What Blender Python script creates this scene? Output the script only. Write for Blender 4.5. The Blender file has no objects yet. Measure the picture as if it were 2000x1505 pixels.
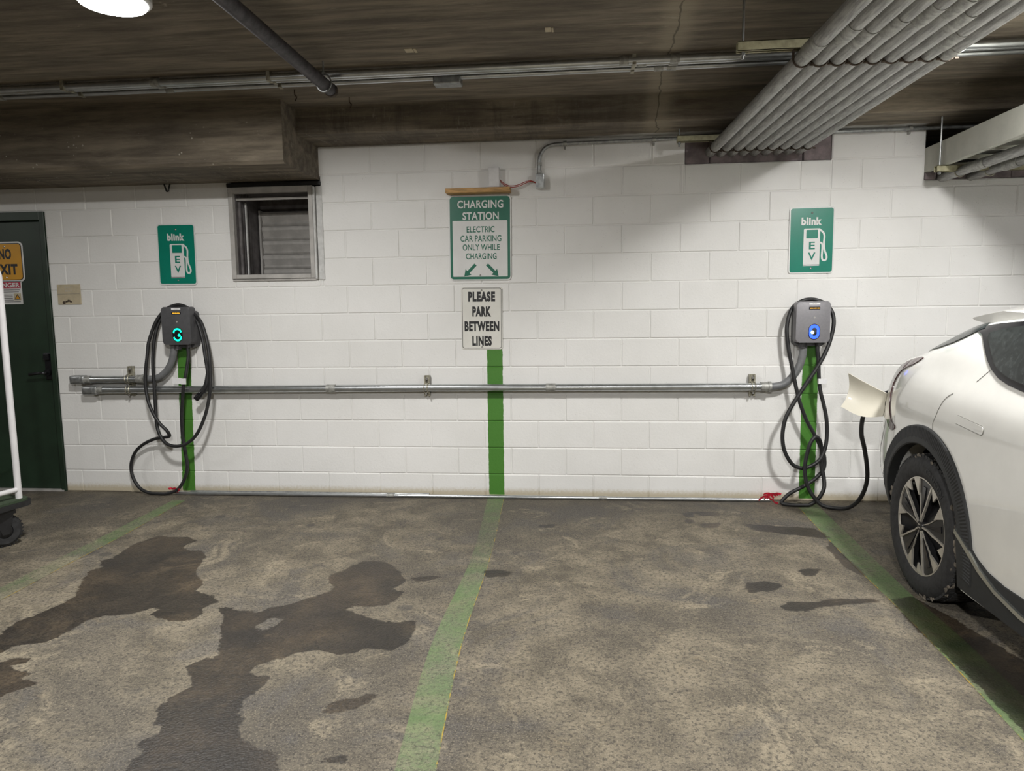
import bpy, bmesh, math, random
import numpy as np
from mathutils import Vector, Matrix
from mathutils.bvhtree import BVHTree
from mathutils.geometry import delaunay_2d_cdt

random.seed(7)
rng = np.random.default_rng(7)
S = bpy.context.scene
COL = S.collection

# ------------------------------------------------------------------ camera, world, exposure
CP = Vector((3.77245, -5.22507, 1.43804))
CR = Matrix(((0.9952915, 0.00171671, 0.09691174), (0.09610153, 0.11272878, -0.9889675), (-0.01262251, 0.99362431, 0.11203302)))
FPX = 1390.0
cam_d = bpy.data.cameras.new('camera')
cam_d.sensor_fit = 'HORIZONTAL'; cam_d.sensor_width = 36.0; cam_d.lens = 36.0 * FPX / 2000.0
cam_d.clip_start = 0.05; cam_d.clip_end = 100
cam = bpy.data.objects.new('camera', cam_d); COL.objects.link(cam)
cam.matrix_world = Matrix.Translation(CP) @ CR.to_4x4()
S.camera = cam
wd = bpy.data.worlds.new('World'); S.world = wd; wd.use_nodes = True
wd.node_tree.nodes['Background'].inputs['Color'].default_value = (0.9, 0.93, 1.0, 1)
wd.node_tree.nodes['Background'].inputs['Strength'].default_value = 0.05
S.view_settings.view_transform = 'Standard'; S.view_settings.look = 'None'
S.view_settings.gamma = 1.0; S.view_settings.use_curve_mapping = False
S.view_settings.exposure = 0.46
S.cycles.max_bounces = 6; S.cycles.diffuse_bounces = 4; S.cycles.glossy_bounces = 3; S.cycles.caustics_reflective = False
LAMP_W = 58.5

# ------------------------------------------------------------------ pixel <-> place helpers (2000 x 1505 frame)
def _ray(px, py):
    return CR @ Vector(((px - 1000) / FPX, -(py - 752.5) / FPX, -1.0))
def W(px, py, d=0.0):          # point d metres in front of the block wall
    r = _ray(px, py); return CP + r * ((-d - CP.y) / r.y)
def G(px, py, z=0.0):          # point at height z
    r = _ray(px, py); return CP + r * ((z - CP.z) / r.z)

# ------------------------------------------------------------------ materials
def new_mat(name):
    m = bpy.data.materials.new(name); m.use_nodes = True
    nt = m.node_tree; b = nt.nodes['Principled BSDF']
    return m, nt, b
class NB:                       # tiny node builder
    def __init__(s, nt): s.nt = nt
    def n(s, t, **k):
        o = s.nt.nodes.new(t)
        for a, v in k.items(): setattr(o, a, v)
        return o
    def put(s, sock, v):
        if isinstance(v, bpy.types.NodeSocket): s.nt.links.new(v, sock)
        elif v is not None:
            if isinstance(v, (tuple, list)) and len(v) == 3 and sock.type == 'RGBA': v = (*v, 1)
            sock.default_value = v
    def math(s, op, a, b=None, c=None, clamp=False):
        o = s.n('ShaderNodeMath', operation=op); o.use_clamp = clamp
        s.put(o.inputs[0], a)
        if b is not None: s.put(o.inputs[1], b)
        if c is not None: s.put(o.inputs[2], c)
        return o.outputs[0]
    def mix(s, f, a, b, mode='MIX'):
        o = s.n('ShaderNodeMix', data_type='RGBA', blend_type=mode)
        s.put(o.inputs[0], f); s.put(o.inputs[6], a); s.put(o.inputs[7], b)
        return o.outputs[2]
    def pos(s):
        return s.n('ShaderNodeNewGeometry').outputs['Position']
    def xyz(s, v):
        o = s.n('ShaderNodeSeparateXYZ'); s.put(o.inputs[0], v); return o.outputs
    def scale(s, v, sc):
        o = s.n('ShaderNodeVectorMath', operation='MULTIPLY'); s.put(o.inputs[0], v); o.inputs[1].default_value = sc
        return o.outputs[0]
    def noise(s, v, sc, det=4, rough=0.6, dist=0.0):
        o = s.n('ShaderNodeTexNoise'); s.put(o.inputs['Vector'], v); o.inputs['Scale'].default_value = sc
        o.inputs['Detail'].default_value = min(det, 7); o.inputs['Roughness'].default_value = rough; o.inputs['Distortion'].default_value = dist
        return o.outputs['Fac']
    def voro(s, v, sc, feat='F1'):
        o = s.n('ShaderNodeTexVoronoi', feature=feat); s.put(o.inputs['Vector'], v); o.inputs['Scale'].default_value = sc
        return o.outputs['Distance']
    def ss(s, v, a, b, lo=0.0, hi=1.0):
        o = s.n('ShaderNodeMapRange', interpolation_type='SMOOTHSTEP'); s.put(o.inputs[0], v)
        o.inputs[1].default_value = a; o.inputs[2].default_value = b; o.inputs[3].default_value = lo; o.inputs[4].default_value = hi
        return o.outputs[0]
    def lin(s, v, a, b, lo, hi):
        o = s.n('ShaderNodeMapRange'); s.put(o.inputs[0], v)
        o.inputs[1].default_value = a; o.inputs[2].default_value = b; o.inputs[3].default_value = lo; o.inputs[4].default_value = hi
        return o.outputs[0]
    def bump(s, h, st, dist, bsdf):
        o = s.n('ShaderNodeBump'); s.put(o.inputs['Height'], h); o.inputs['Strength'].default_value = st; o.inputs['Distance'].default_value = dist
        s.nt.links.new(o.outputs[0], bsdf.inputs['Normal'])
def mat(name, col, rough=0.5, metal=0.0, var=0.0, vscale=20.0, bump=0.0, bscale=80.0, coat=0.0, emit=None, est=0.0, spec=None, stretch=(1, 1, 1)):
    m, nt, b = new_mat(name); q = NB(nt)
    b.inputs['Roughness'].default_value = rough; b.inputs['Metallic'].default_value = metal
    b.inputs['Coat Weight'].default_value = coat
    if spec is not None: b.inputs['Specular IOR Level'].default_value = spec
    tc = q.n('ShaderNodeTexCoord').outputs['Object']
    if stretch != (1, 1, 1): tc = q.scale(tc, stretch)
    f = q.noise(tc, vscale, 5)
    v = max(var, 0.03)
    q.put(b.inputs['Base Color'], q.mix(q.ss(f, 0.3, 0.7), tuple(max(0, c * (1 - v)) for c in col), tuple(min(1, c * (1 + v)) for c in col)))
    if bump: q.bump(q.noise(tc, bscale, 3), bump, 0.003, b)
    if emit: b.inputs['Emission Color'].default_value = (*emit, 1); b.inputs['Emission Strength'].default_value = est
    return m
M = {}
M['galv'] = mat('galvanized', (0.33, 0.34, 0.34), 0.38, 0.75, 0.25, 25, 0.15, 60)
M['galv_old'] = mat('galvanized_old', (0.34, 0.34, 0.33), 0.55, 0.35, 0.3, 18, 0.3, 90, stretch=(6, 0.6, 6))
M['coupling'] = mat('coupling', (0.33, 0.33, 0.31), 0.5, 0.4, 0.3, 40, 0.2, 90)
M['rust'] = mat('rusty_bolt', (0.075, 0.055, 0.04), 0.7, 0.4, 0.4, 60)
M['emt'] = mat('emt_steel', (0.50, 0.52, 0.53), 0.28, 0.9, 0.12, 12)
M['strut'] = mat('strut_zinc', (0.42, 0.40, 0.32), 0.42, 0.7, 0.25, 40)
M['beige'] = mat('beige_strut', (0.36, 0.34, 0.22), 0.6, 0.1, 0.2, 30)
M['darkpipe'] = mat('dark_iron_pipe', (0.06, 0.055, 0.06), 0.55, 0.4, 0.4, 25, 0.3, 60)
M['rubber'] = mat('black_rubber', (0.016, 0.016, 0.017), 0.5, 0, 0.3, 30)
M['black'] = mat('black_plastic', (0.012, 0.012, 0.013), 0.45, 0, 0.2, 30)
M['blackgloss'] = mat('black_gloss', (0.010, 0.010, 0.012), 0.12, 0, 0.2, 30)
M['void'] = mat('dark_void', (0.006, 0.006, 0.007), 0.9)
M['flex'] = mat('grey_flex', (0.16, 0.165, 0.17), 0.45, 0, 0.1, 30)
M['charger'] = mat('charger_grey', (0.24, 0.235, 0.25), 0.42, 0.25, 0.05, 60, 0.05, 200)
M['charger_back'] = mat('charger_back', (0.07, 0.07, 0.075), 0.5, 0, 0.1, 30)
M['label'] = mat('white_label', (0.75, 0.75, 0.76), 0.5, 0, 0.05, 200)
M['amber'] = mat('amber_text', (0.8, 0.42, 0.03), 0.5, emit=(1.0, 0.5, 0.05), est=0.6)
M['led_green'] = mat('led_green', (0.02, 0.5, 0.3), 0.3, emit=(0.0, 0.9, 0.45), est=1.6)
M['led_blue'] = mat('led_blue', (0.03, 0.1, 0.8), 0.3, emit=(0.02, 0.07, 1.0), est=1.8)
M['led_white'] = mat('led_white', (0.7, 0.9, 1.0), 0.3, emit=(0.6, 0.85, 1.0), est=2.0)
M['sign_green'] = mat('sign_green', (0.0, 0.20, 0.135), 0.3, 0, 0.04, 9)
M['sign_green_dk'] = mat('sign_green_dark', (0.0, 0.13, 0.075), 0.35, 0, 0.04, 9)
M['sign_white'] = mat('sign_white', (0.70, 0.70, 0.69), 0.35, 0, 0.03, 9)
M['sign_cream'] = mat('sign_cream', (0.72, 0.71, 0.66), 0.4, 0, 0.03, 9)
M['print_black'] = mat('print_black', (0.010, 0.010, 0.012), 0.45)
M['sign_yellow'] = mat('sign_yellow', (0.62, 0.30, 0.015), 0.45, 0, 0.05, 9)
M['sign_red'] = mat('sign_red', (0.40, 0.02, 0.05), 0.45)
M['bolt'] = mat('bolt_steel', (0.6, 0.6, 0.6), 0.25, 0.9)
M['door_green'] = mat('door_green', (0.012, 0.028, 0.015), 0.45, 0, 0.25, 3, 0.05, 60)
M['lever'] = mat('dark_lever', (0.03, 0.03, 0.033), 0.3, 0.7)
M['tan'] = mat('tan_card', (0.50, 0.43, 0.30), 0.7, 0, 0.08, 30)
M['wood'] = mat('pine_board', (0.46, 0.27, 0.10), 0.6, 0, 0.3, 14, 0.1, 60, stretch=(1, 8, 8))
M['whitebox'] = mat('white_box', (0.66, 0.65, 0.65), 0.55, 0, 0.05, 30)
M['redwire'] = mat('red_wire', (0.33, 0.03, 0.02), 0.45)
M['ribbon'] = mat('red_ribbon', (0.75, 0.04, 0.08), 0.5, 0, 0.2, 60)
M['white_tube'] = mat('white_tube', (0.68, 0.67, 0.68), 0.35, 0, 0.05, 12)
M['carpet'] = mat('green_platform', (0.035, 0.055, 0.028), 0.9, 0, 0.3, 90, 0.3, 300)
M['duct'] = mat('duct_paint', (0.44, 0.44, 0.39), 0.6, 0, 0.08, 8, 0.1, 40)
M['vent'] = mat('vent_metal', (0.42, 0.405, 0.385), 0.55, 0.1, 0.15, 9, 0.1, 60)
M['vent_dark'] = mat('vent_dark', (0.13, 0.12, 0.12), 0.7, 0.1, 0.3, 14)
M['vent_white'] = mat('vent_white', (0.58, 0.58, 0.57), 0.6, 0, 0.12, 25, 0.2, 60)
M['firestop'] = mat('firestop', (0.20, 0.165, 0.17), 0.85, 0, 0.3, 12, 0.5, 40)
M['carpaint'] = mat('pearl_white', (0.74, 0.735, 0.70), 0.22, 0.0, 0.02, 5, coat=1.0)
M['cladding'] = mat('black_cladding', (0.020, 0.021, 0.022), 0.62, 0, 0.15, 40)
M['glass'] = mat('dark_glass', (0.022, 0.026, 0.026), 0.16, 0, 0.4, 40, 0.12, 420)
M['taillight'] = mat('taillight', (0.055, 0.022, 0.024), 0.2, 0, 0.2, 60, coat=0.6)
M['chrome'] = mat('satin_chrome', (0.55, 0.57, 0.54), 0.25, 0.9, 0.05, 12)
M['rim_black'] = mat('rim_black', (0.014, 0.014, 0.015), 0.3, 0.1, 0.2, 20)
M['rim_silver'] = mat('rim_silver', (0.55, 0.52, 0.46), 0.35, 0.6, 0.12, 30)
M['tyre'] = mat('tyre', (0.020, 0.020, 0.021), 0.75, 0, 0.35, 35, 0.5, 60)
M['mud'] = mat('dried_mud', (0.13, 0.112, 0.09), 0.95, 0, 0.3, 40, 0.8, 60)
M['seam'] = mat('panel_seam', (0.22, 0.215, 0.20), 0.6)
M['flap'] = mat('flap_paint', (0.62, 0.59, 0.50), 0.35, 0, 0.03, 10, coat=0.4)
M['lampbody'] = mat('lamp_housing', (0.6, 0.6, 0.6), 0.5)
M['lens'] = mat('lamp_lens', (0.9, 0.9, 0.9), 0.5, emit=(1, 0.99, 0.97), est=9.0)

def concrete_ceiling():
    m, nt, b = new_mat('ceiling_concrete'); q = NB(nt); p = q.pos()
    X_, Y_, Z_ = q.xyz(p)
    a = q.noise(q.scale(p, (0.55, 5.0, 5.0)), 3.2, 8, 0.68, 0.3)
    c = q.mix(q.ss(a, 0.3, 0.72), (0.10, 0.082, 0.060), (0.27, 0.228, 0.170))
    big = q.noise(p, 0.9, 4)
    c = q.mix(q.ss(big, 0.45, 0.70, 0, 0.55), c, (0.075, 0.062, 0.050))
    fine = q.noise(q.scale(p, (1, 8, 8)), 26, 4, 0.75)
    c = q.mix(q.ss(fine, 0.55, 0.8, 0, 0.45), c, (0.36, 0.31, 0.245))
    ch = q.ss(q.noise(q.scale(p, (0.5, 1.6, 1.6)), 4.6, 7, 0.75, 0.6), 0.62, 0.70, 0, 0.55)
    c = q.mix(ch, c, (0.40, 0.35, 0.28))
    # the pale construction joint that runs across the slab
    jx = q.math('ABSOLUTE', q.math('SUBTRACT', X_, q.math('ADD', 4.27, q.math('ADD', q.math('MULTIPLY', q.math('SUBTRACT', q.noise(p, 2.2, 4), 0.5), 0.14), q.math('MULTIPLY', q.math('ADD', Y_, 0.39), 0.03)))))
    c = q.mix(q.ss(jx, 0.02, 0.12, 0.5, 0), c, (0.36, 0.31, 0.23))
    c = q.mix(q.ss(jx, 0.002, 0.006, 0.7, 0), c, (0.07, 0.058, 0.042))
    st = q.math('MULTIPLY', q.ss(q.noise(q.scale(p, (7.0, 1.0, 1.1)), 1.6, 7, 0.75), 0.45, 0.68), q.math('MULTIPLY', q.ss(Z_, 2.775, 2.765), q.math('MULTIPLY', q.ss(Y_, -0.46, -0.42), q.ss(X_, 5.2, 3.0))))
    c = q.mix(q.math('MULTIPLY', st, 0.5), c, (0.035, 0.030, 0.028))
    st2 = q.math('MULTIPLY', q.ss(q.noise(q.scale(p, (5.0, 1.0, 1.5)), 3.1, 8, 0.8, 1.0), 0.57, 0.68), q.math('MULTIPLY', q.ss(Z_, 2.775, 2.765), q.math('MULTIPLY', q.ss(Y_, -0.46, -0.42), q.ss(X_, 4.2, 3.2))))
    c = q.mix(q.math('MULTIPLY', st2, 0.7), c, (0.33, 0.30, 0.26))
    # white overspray where the wall paint strays on to the soffit
    ov = q.math('MULTIPLY', q.ss(q.math('ADD', Y_, q.math('MULTIPLY', q.noise(p, 4.0, 3), 0.12)), -0.02, 0.02), q.math('MULTIPLY', q.ss(X_, 3.6, 4.2), q.ss(X_, 6.1, 6.05)))
    c = q.mix(ov, c, (0.6, 0.6, 0.58))
    # paint spatter on the left beam
    sp = q.math('MULTIPLY', q.ss(q.voro(p, 24), 0.16, 0.11), q.ss(q.noise(p, 4.3, 2), 0.50, 0.6))
    c = q.mix(q.math('MULTIPLY', sp, q.math('MULTIPLY', q.ss(X_, 1.86, 1.8), q.ss(Z_, 2.72, 2.55))), c, (0.42, 0.39, 0.33))
    q.put(b.inputs['Base Color'], c); b.inputs['Roughness'].default_value = 0.85
    q.bump(q.math('ADD', q.math('MULTIPLY', a, 0.6), q.math('MULTIPLY', fine, 0.6)), 0.5, 0.008, b)
    return m
M['ceiling'] = concrete_ceiling()

def wall_paint():
    m, nt, b = new_mat('painted_block'); q = NB(nt); p = q.pos()
    X_, Y_, Z_ = q.xyz(p)
    n1 = q.noise(p, 1.3, 4); n2 = q.noise(p, 55, 4, 0.7)
    c = q.mix(q.ss(n1, 0.3, 0.7), (0.76, 0.755, 0.735), (0.82, 0.815, 0.80))
    pore = q.math('MULTIPLY', q.ss(q.voro(p, 75), 0.16, 0.08), q.ss(q.noise(p, 9, 2), 0.5, 0.62))
    c = q.mix(q.math('MULTIPLY', pore, 0.45), c, (0.30, 0.29, 0.27))
    # yellowed grime along the foot of the wall
    zz = q.math('SUBTRACT', Z_, q.math('MULTIPLY', n2, 0.05))
    c = q.mix(q.ss(zz, 0.0, 0.055, 0.8, 0.0), c, (0.46, 0.39, 0.25))
    # three green guide stripes painted down the blocks
    e = q.math('MULTIPLY', q.math('SUBTRACT', q.noise(p, 22, 3), 0.5), 0.012)
    for xc, hw, z1, sl in ((0.700, 0.053, 1.17, 0.025), (3.135, 0.058, 1.125, 0.0), (5.396, 0.055, 1.17, -0.005)):
        xx = q.math('ABSOLUTE', q.math('ADD', q.math('SUBTRACT', X_, q.math('ADD', xc, q.math('MULTIPLY', q.math('SUBTRACT', Z_, 0.55), sl))), e))
        mk = q.math('MULTIPLY', q.ss(xx, hw + 0.002, hw - 0.002), q.math('MULTIPLY', q.ss(q.math('ADD', Z_, e), z1 + 0.002, z1 - 0.002), q.ss(q.math('ADD', Z_, e), 0.012, 0.02)))
        c = q.mix(mk, c, (0.058, 0.195, 0.022))
    q.put(b.inputs['Base Color'], c); b.inputs['Roughness'].default_value = 0.55
    q.bump(q.math('ADD', n2, q.math('MULTIPLY', pore, -1.0)), 0.35, 0.004, b)
    return m
M['block'] = wall_paint()

def floor_nodes(line=False):
    m, nt, b = new_mat('parking_line_paint' if line else 'garage_floor'); q = NB(nt); p = q.pos()
    X_, Y_, Z_ = q.xyz(p)
    def attr(n):
        o = q.n('ShaderNodeAttribute'); o.attribute_name = n; return o.outputs['Fac']
    big = q.noise(p, 0.85, 6, 0.62, 0.4); mid = q.noise(p, 4.2, 7, 0.7, 0.3); fine = q.noise(p, 60, 5, 0.8); agg = q.voro(p, 110)
    c = q.mix(q.ss(mid, 0.32, 0.66), (0.085, 0.072, 0.052), (0.235, 0.200, 0.142))
    c = q.mix(q.ss(big, 0.46, 0.64, 0, 0.75), c, (0.072, 0.063, 0.052))
    gr = q.ss(q.noise(p, 1.7, 5, 0.65, 0.8), 0.50, 0.64, 0, 0.6)
    c = q.mix(gr, c, (0.078, 0.074, 0.073))
    pale = q.ss(q.noise(p, 2.6, 7, 0.72, 1.2), 0.54, 0.66, 0, 0.65)
    c = q.mix(pale, c, (0.32, 0.272, 0.19))
    c = q.mix(q.ss(q.noise(p, 5.5, 5, 0.7, 0.6), 0.60, 0.72, 0, 0.5), c, (0.20, 0.155, 0.095))
    c = q.mix(q.ss(q.noise(p, 3.3, 5, 0.7, 0.9), 0.60, 0.74, 0, 0.45), c, (0.115, 0.100, 0.100))
    f2 = q.noise(p, 130, 4, 0.85); f3 = q.noise(p, 24, 6, 0.8, 0.5)
    c = q.mix(q.ss(f3, 0.50, 0.66, 0, 0.55), c, (0.066, 0.058, 0.048))
    c = q.mix(q.ss(fine, 0.48, 0.60, 0, 0.78), c, (0.030, 0.026, 0.022))
    c = q.mix(q.ss(f2, 0.52, 0.62, 0, 0.50), c, (0.34, 0.295, 0.215))
    c = q.mix(q.ss(agg, 0.20, 0.05, 0, 0.28), c, (0.40, 0.35, 0.26))
    # trodden soot and painted shade in a band along the foot of the wall
    sd = q.math('ADD', Y_, q.math('MULTIPLY', q.math('SUBTRACT', mid, 0.5), 0.5))
    c = q.mix(q.ss(sd, -0.65, -0.10, 0, 0.42), c, (0.060, 0.053, 0.045))
    spots = q.math('MULTIPLY', q.ss(q.voro(p, 3.4), 0.16, 0.10), q.ss(q.noise(p, 1.9, 3), 0.5, 0.58))
    c = q.mix(q.math('MULTIPLY', spots, 0.6), c, (0.05, 0.047, 0.045))
    wet_shade = attr('wet_shade')
    edge = q.math('ADD', q.math('SUBTRACT', wet_shade, 0.5), q.math('MULTIPLY', q.math('SUBTRACT', q.noise(p, 17, 8, 0.72), 0.5), 0.85))
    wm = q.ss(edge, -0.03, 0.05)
    rough_base = 0.75
    if line:
        wear = q.math('ADD', q.math('ADD', attr('wear'), q.math('MULTIPLY', q.math('SUBTRACT', mid, 0.5), 1.5)), q.math('MULTIPLY', q.math('SUBTRACT', fine, 0.5), 1.3))
        gcol = q.mix(q.ss(mid, 0.3, 0.7), (0.105, 0.185, 0.062), (0.17, 0.255, 0.105))
        c = q.mix(q.ss(wear, 0.15, 0.90, 0.78, 0.10), c, gcol)
        ye = q.math('MULTIPLY', q.ss(attr('yellow'), 0.35, 0.8), q.ss(q.noise(p, 11, 5, 0.75), 0.44, 0.60))
        c = q.mix(ye, c, (0.42, 0.28, 0.035))
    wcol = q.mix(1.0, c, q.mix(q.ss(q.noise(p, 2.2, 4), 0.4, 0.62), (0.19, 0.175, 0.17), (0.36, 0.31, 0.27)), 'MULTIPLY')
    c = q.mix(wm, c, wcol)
    q.put(b.inputs['Base Color'], c)
    q.put(b.inputs['Roughness'], q.lin(wm, 0, 1, rough_base, 0.42))
    q.bump(q.math('ADD', q.math('MULTIPLY', fine, 0.8), q.math('MULTIPLY', agg, -0.5)), 0.55, 0.006, b)
    return m
M['floor'] = floor_nodes(); M['line'] = floor_nodes(True)
M['far_wall'] = mat('far_wall_paint', (0.42, 0.41, 0.39), 0.8, 0, 0.15, 2, 0.2, 30)

# ------------------------------------------------------------------ object helpers
def link(o, parent=None):
    COL.objects.link(o)
    if parent is not None: o.parent = parent
    return o
def obj(name, bm_or_mesh, m=None, parent=None, smooth=False):
    if isinstance(bm_or_mesh, bmesh.types.BMesh):
        me = bpy.data.meshes.new(name)
        bmesh.ops.recalc_face_normals(bm_or_mesh, faces=bm_or_mesh.faces)
        bm_or_mesh.to_mesh(me); bm_or_mesh.free()
    else: me = bm_or_mesh
    if m is not None and not me.materials: me.materials.append(M[m] if isinstance(m, str) else m)
    if smooth: smooth_by_angle(me, 40 if smooth is True else smooth)
    o = bpy.data.objects.new(name, me)
    return link(o, parent)
def smooth_by_angle(me, deg):
    for p in me.polygons: p.use_smooth = True
    bm = bmesh.new(); bm.from_mesh(me); lim = math.radians(deg)
    for e in bm.edges:
        if len(e.link_faces) == 2 and e.calc_face_angle(0) > lim: e.smooth = False
    bm.to_mesh(me); bm.free()
def tag(o, label, cat, group=None):
    o['label'] = label; o['category'] = cat
    if group: o['group'] = group
    return o
def thing(name, label, cat, loc=(0, 0, 0), group=None):
    o = bpy.data.objects.new(name, None); o.empty_display_size = 0.05; o.location = loc; link(o)
    return tag(o, label, cat, group)
def struct(o): o['kind'] = 'structure'; return o
def rel(parent, o):            # keep world-built mesh in place under a located Empty
    o.location = -Vector(parent.location); return o
def part(name, bm, m, parent, smooth=False, label=None):
    o = obj(name, bm, m, parent, smooth)
    top = parent; off = Vector((0, 0, 0))
    while top is not None: off += Vector(top.location); top = top.parent
    o.location = -off
    if label: o['label'] = label
    return o
def BM(): return bmesh.new()
def box(bm, x0, x1, y0, y1, z0, z1, bev=0.0, seg=2):
    v = [bm.verts.new((x, y, z)) for x in (x0, x1) for y in (y0, y1) for z in (z0, z1)]
    fs = [bm.faces.new([v[i] for i in f]) for f in ((0, 1, 3, 2), (4, 6, 7, 5), (0, 4, 5, 1), (2, 3, 7, 6), (0, 2, 6, 4), (1, 5, 7, 3))]
    if bev > 0:
        es = list({e for f in fs for e in f.edges})
        bmesh.ops.bevel(bm, geom=es, offset=bev, segments=seg, affect='EDGES', profile=0.5)
    return bm
def catmull(pts, step=0.02, closed=False):
    pts = [Vector(p) for p in pts]; out = []
    n = len(pts); rngi = range(n if closed else n - 1)
    for i in rngi:
        p1, p2 = pts[i], pts[(i + 1) % n]
        p0 = pts[i - 1] if (i > 0 or closed) else p1 * 2 - p2
        p3 = pts[(i + 2) % n] if (i + 2 < n or closed) else p2 * 2 - p1
        k = max(1, int((p2 - p1).length / step))
        d01, d12, d23 = [max(1e-5, (a - b).length ** 0.5) for a, b in ((p1, p0), (p2, p1), (p3, p2))]
        m1 = (p2 - p1) + ((p1 - p0) / d01 - (p2 - p0) / (d01 + d12)) * d12
        m2 = (p2 - p1) + ((p3 - p2) / d23 - (p3 - p1) / (d12 + d23)) * d12
        for j in range(k):
            t = j / k; t2 = t * t; t3 = t2 * t
            out.append(p1 * (2 * t3 - 3 * t2 + 1) + m1 * (t3 - 2 * t2 + t) + p2 * (-2 * t3 + 3 * t2) + m2 * (t3 - t2))
    if not closed: out.append(pts[-1])
    return out
def tube(bm, pts, r, n=10, cap=True, closed=False):
    pts = [Vector(p) for p in pts]; rings = []
    N = len(pts); rad = r if callable(r) else (lambda i: r)
    t0 = (pts[1] - pts[0]).normalized(); up = Vector((0, 0, 1)) if abs(t0.z) < 0.9 else Vector((1, 0, 0))
    nrm = (up - t0 * up.dot(t0)).normalized()
    for i in range(N):
        a = pts[i - 1] if (i > 0 or closed) else pts[i]; b = pts[(i + 1) % N] if (i < N - 1 or closed) else pts[i]
        t = (b - a).normalized() if (b - a).length > 1e-9 else t0
        nrm = nrm - t * nrm.dot(t)
        nrm = nrm.normalized() if nrm.length > 1e-6 else t.orthogonal().normalized()
        bn = t.cross(nrm); R = rad(i)
        rings.append([bm.verts.new(pts[i] + (nrm * math.cos(k * math.tau / n) + bn * math.sin(k * math.tau / n)) * R) for k in range(n)])
    for i in range(N if closed else N - 1):
        A, B_ = rings[i], rings[(i + 1) % N]
        for k in range(n): bm.faces.new((A[k], A[(k + 1) % n], B_[(k + 1) % n], B_[k]))
    if cap and not closed:
        bm.faces.new(rings[0][::-1]); bm.faces.new(rings[-1])
    return bm
def prism(bm, poly, mapf, t0, t1):     # polygon (a,b) extruded from t0 to t1; mapf(a,b,t) -> xyz
    A = [bm.verts.new(mapf(a, b, t0)) for a, b in poly]; B_ = [bm.verts.new(mapf(a, b, t1)) for a, b in poly]
    bm.faces.new(A[::-1]); bm.faces.new(B_)
    for i in range(len(poly)): bm.faces.new((A[i], A[(i + 1) % len(poly)], B_[(i + 1) % len(poly)], B_[i]))
    return bm
def rrect(w, h, r, n=6, cx=0, cz=0):
    o = []
    for sx, sz, a0 in ((1, 1, 0), (-1, 1, 90), (-1, -1, 180), (1, -1, 270)):
        for i in range(n + 1):
            a = math.radians(a0 + 90 * i / n)
            o.append((cx + sx * (w / 2 - r) + r * math.cos(a), cz + sz * (h / 2 - r) + r * math.sin(a)))
    return o
def lathe(bm, prof, mapf, n=32, closed=False):   # prof (r, t); mapf(r cos, r sin, t)
    rings = [[bm.verts.new(mapf(r * math.cos(k * math.tau / n), r * math.sin(k * math.tau / n), t)) for k in range(n)] for r, t in prof]
    L = len(rings)
    for i in range(L if closed else L - 1):
        A, B_ = rings[i], rings[(i + 1) % L]
        for k in range(n): bm.faces.new((A[k], A[(k + 1) % n], B_[(k + 1) % n], B_[k]))
    return bm
_dg = None
def text_mesh(txt, w, h, depth=0.0008, bold=0.0, cx=0, cz=0, align_full=True):
    cu = bpy.data.curves.new('txt', 'FONT'); cu.body = txt; cu.extrude = 0.5; cu.offset = bold; cu.space_character = 1.0 + 2.2 * bold; cu.resolution_u = 4
    o = bpy.data.objects.new('txt', cu); COL.objects.link(o)
    dg = bpy.context.evaluated_depsgraph_get()
    me = bpy.data.meshes.new_from_object(o.evaluated_get(dg))
    bpy.data.objects.remove(o); bpy.data.curves.remove(cu)
    a = np.empty(len(me.vertices) * 3); me.vertices.foreach_get('co', a); a = a.reshape(-1, 3)
    mn, mx = a.min(0), a.max(0)
    b = np.empty_like(a)
    b[:, 0] = ((a[:, 0] - mn[0]) / (mx[0] - mn[0]) - 0.5) * w + cx
    b[:, 2] = ((a[:, 1] - mn[1]) / (mx[1] - mn[1]) - 0.5) * h + cz
    b[:, 1] = -1.0 * (a[:, 2] > 0) * depth
    me.vertices.foreach_set('co', b.ravel()); me.update()
    return me
def wallmap(x0, y0, z0):        # local (a across, b up, t out of the wall) -> world
    return lambda a, b, t: (x0 + a, y0 - t, z0 + b)

# ================================================================== STRUCTURE
U = 0.2032; Z0 = 0.782; WTOP = 2.608; CEIL = 2.772
# ---- floor with masks for stains and painted shade by the car
def sdf_mask(P, polys, soft):
    best = np.full(len(P), -9.0)
    for poly in polys:
        poly = np.array(poly); A = poly; B_ = np.roll(poly, -1, 0)
        ins = np.zeros(len(P), bool); dm = np.full(len(P), 9.0)
        for a, b in zip(A, B_):
            c = ((a[1] > P[:, 1]) != (b[1] > P[:, 1]))
            with np.errstate(divide='ignore', invalid='ignore'):
                xx = (b[0] - a[0]) * (P[:, 1] - a[1]) / (b[1] - a[1]) + a[0]
            ins ^= c & (P[:, 0] < xx)
            d = b - a; t = np.clip(((P - a) @ d) / max(1e-12, d @ d), 0, 1)
            dm = np.minimum(dm, np.linalg.norm(P - (a + t[:, None] * d), axis=1))
        best = np.maximum(best, np.where(ins, dm, -dm))
    return np.clip(0.5 + best / soft, 0, 1)
def zf(pts, ox, oy, s=2.0): return [(G(ox + a / s, oy + b / s).x, G(ox + a / s, oy + b / s).y) for a, b in pts]
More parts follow.
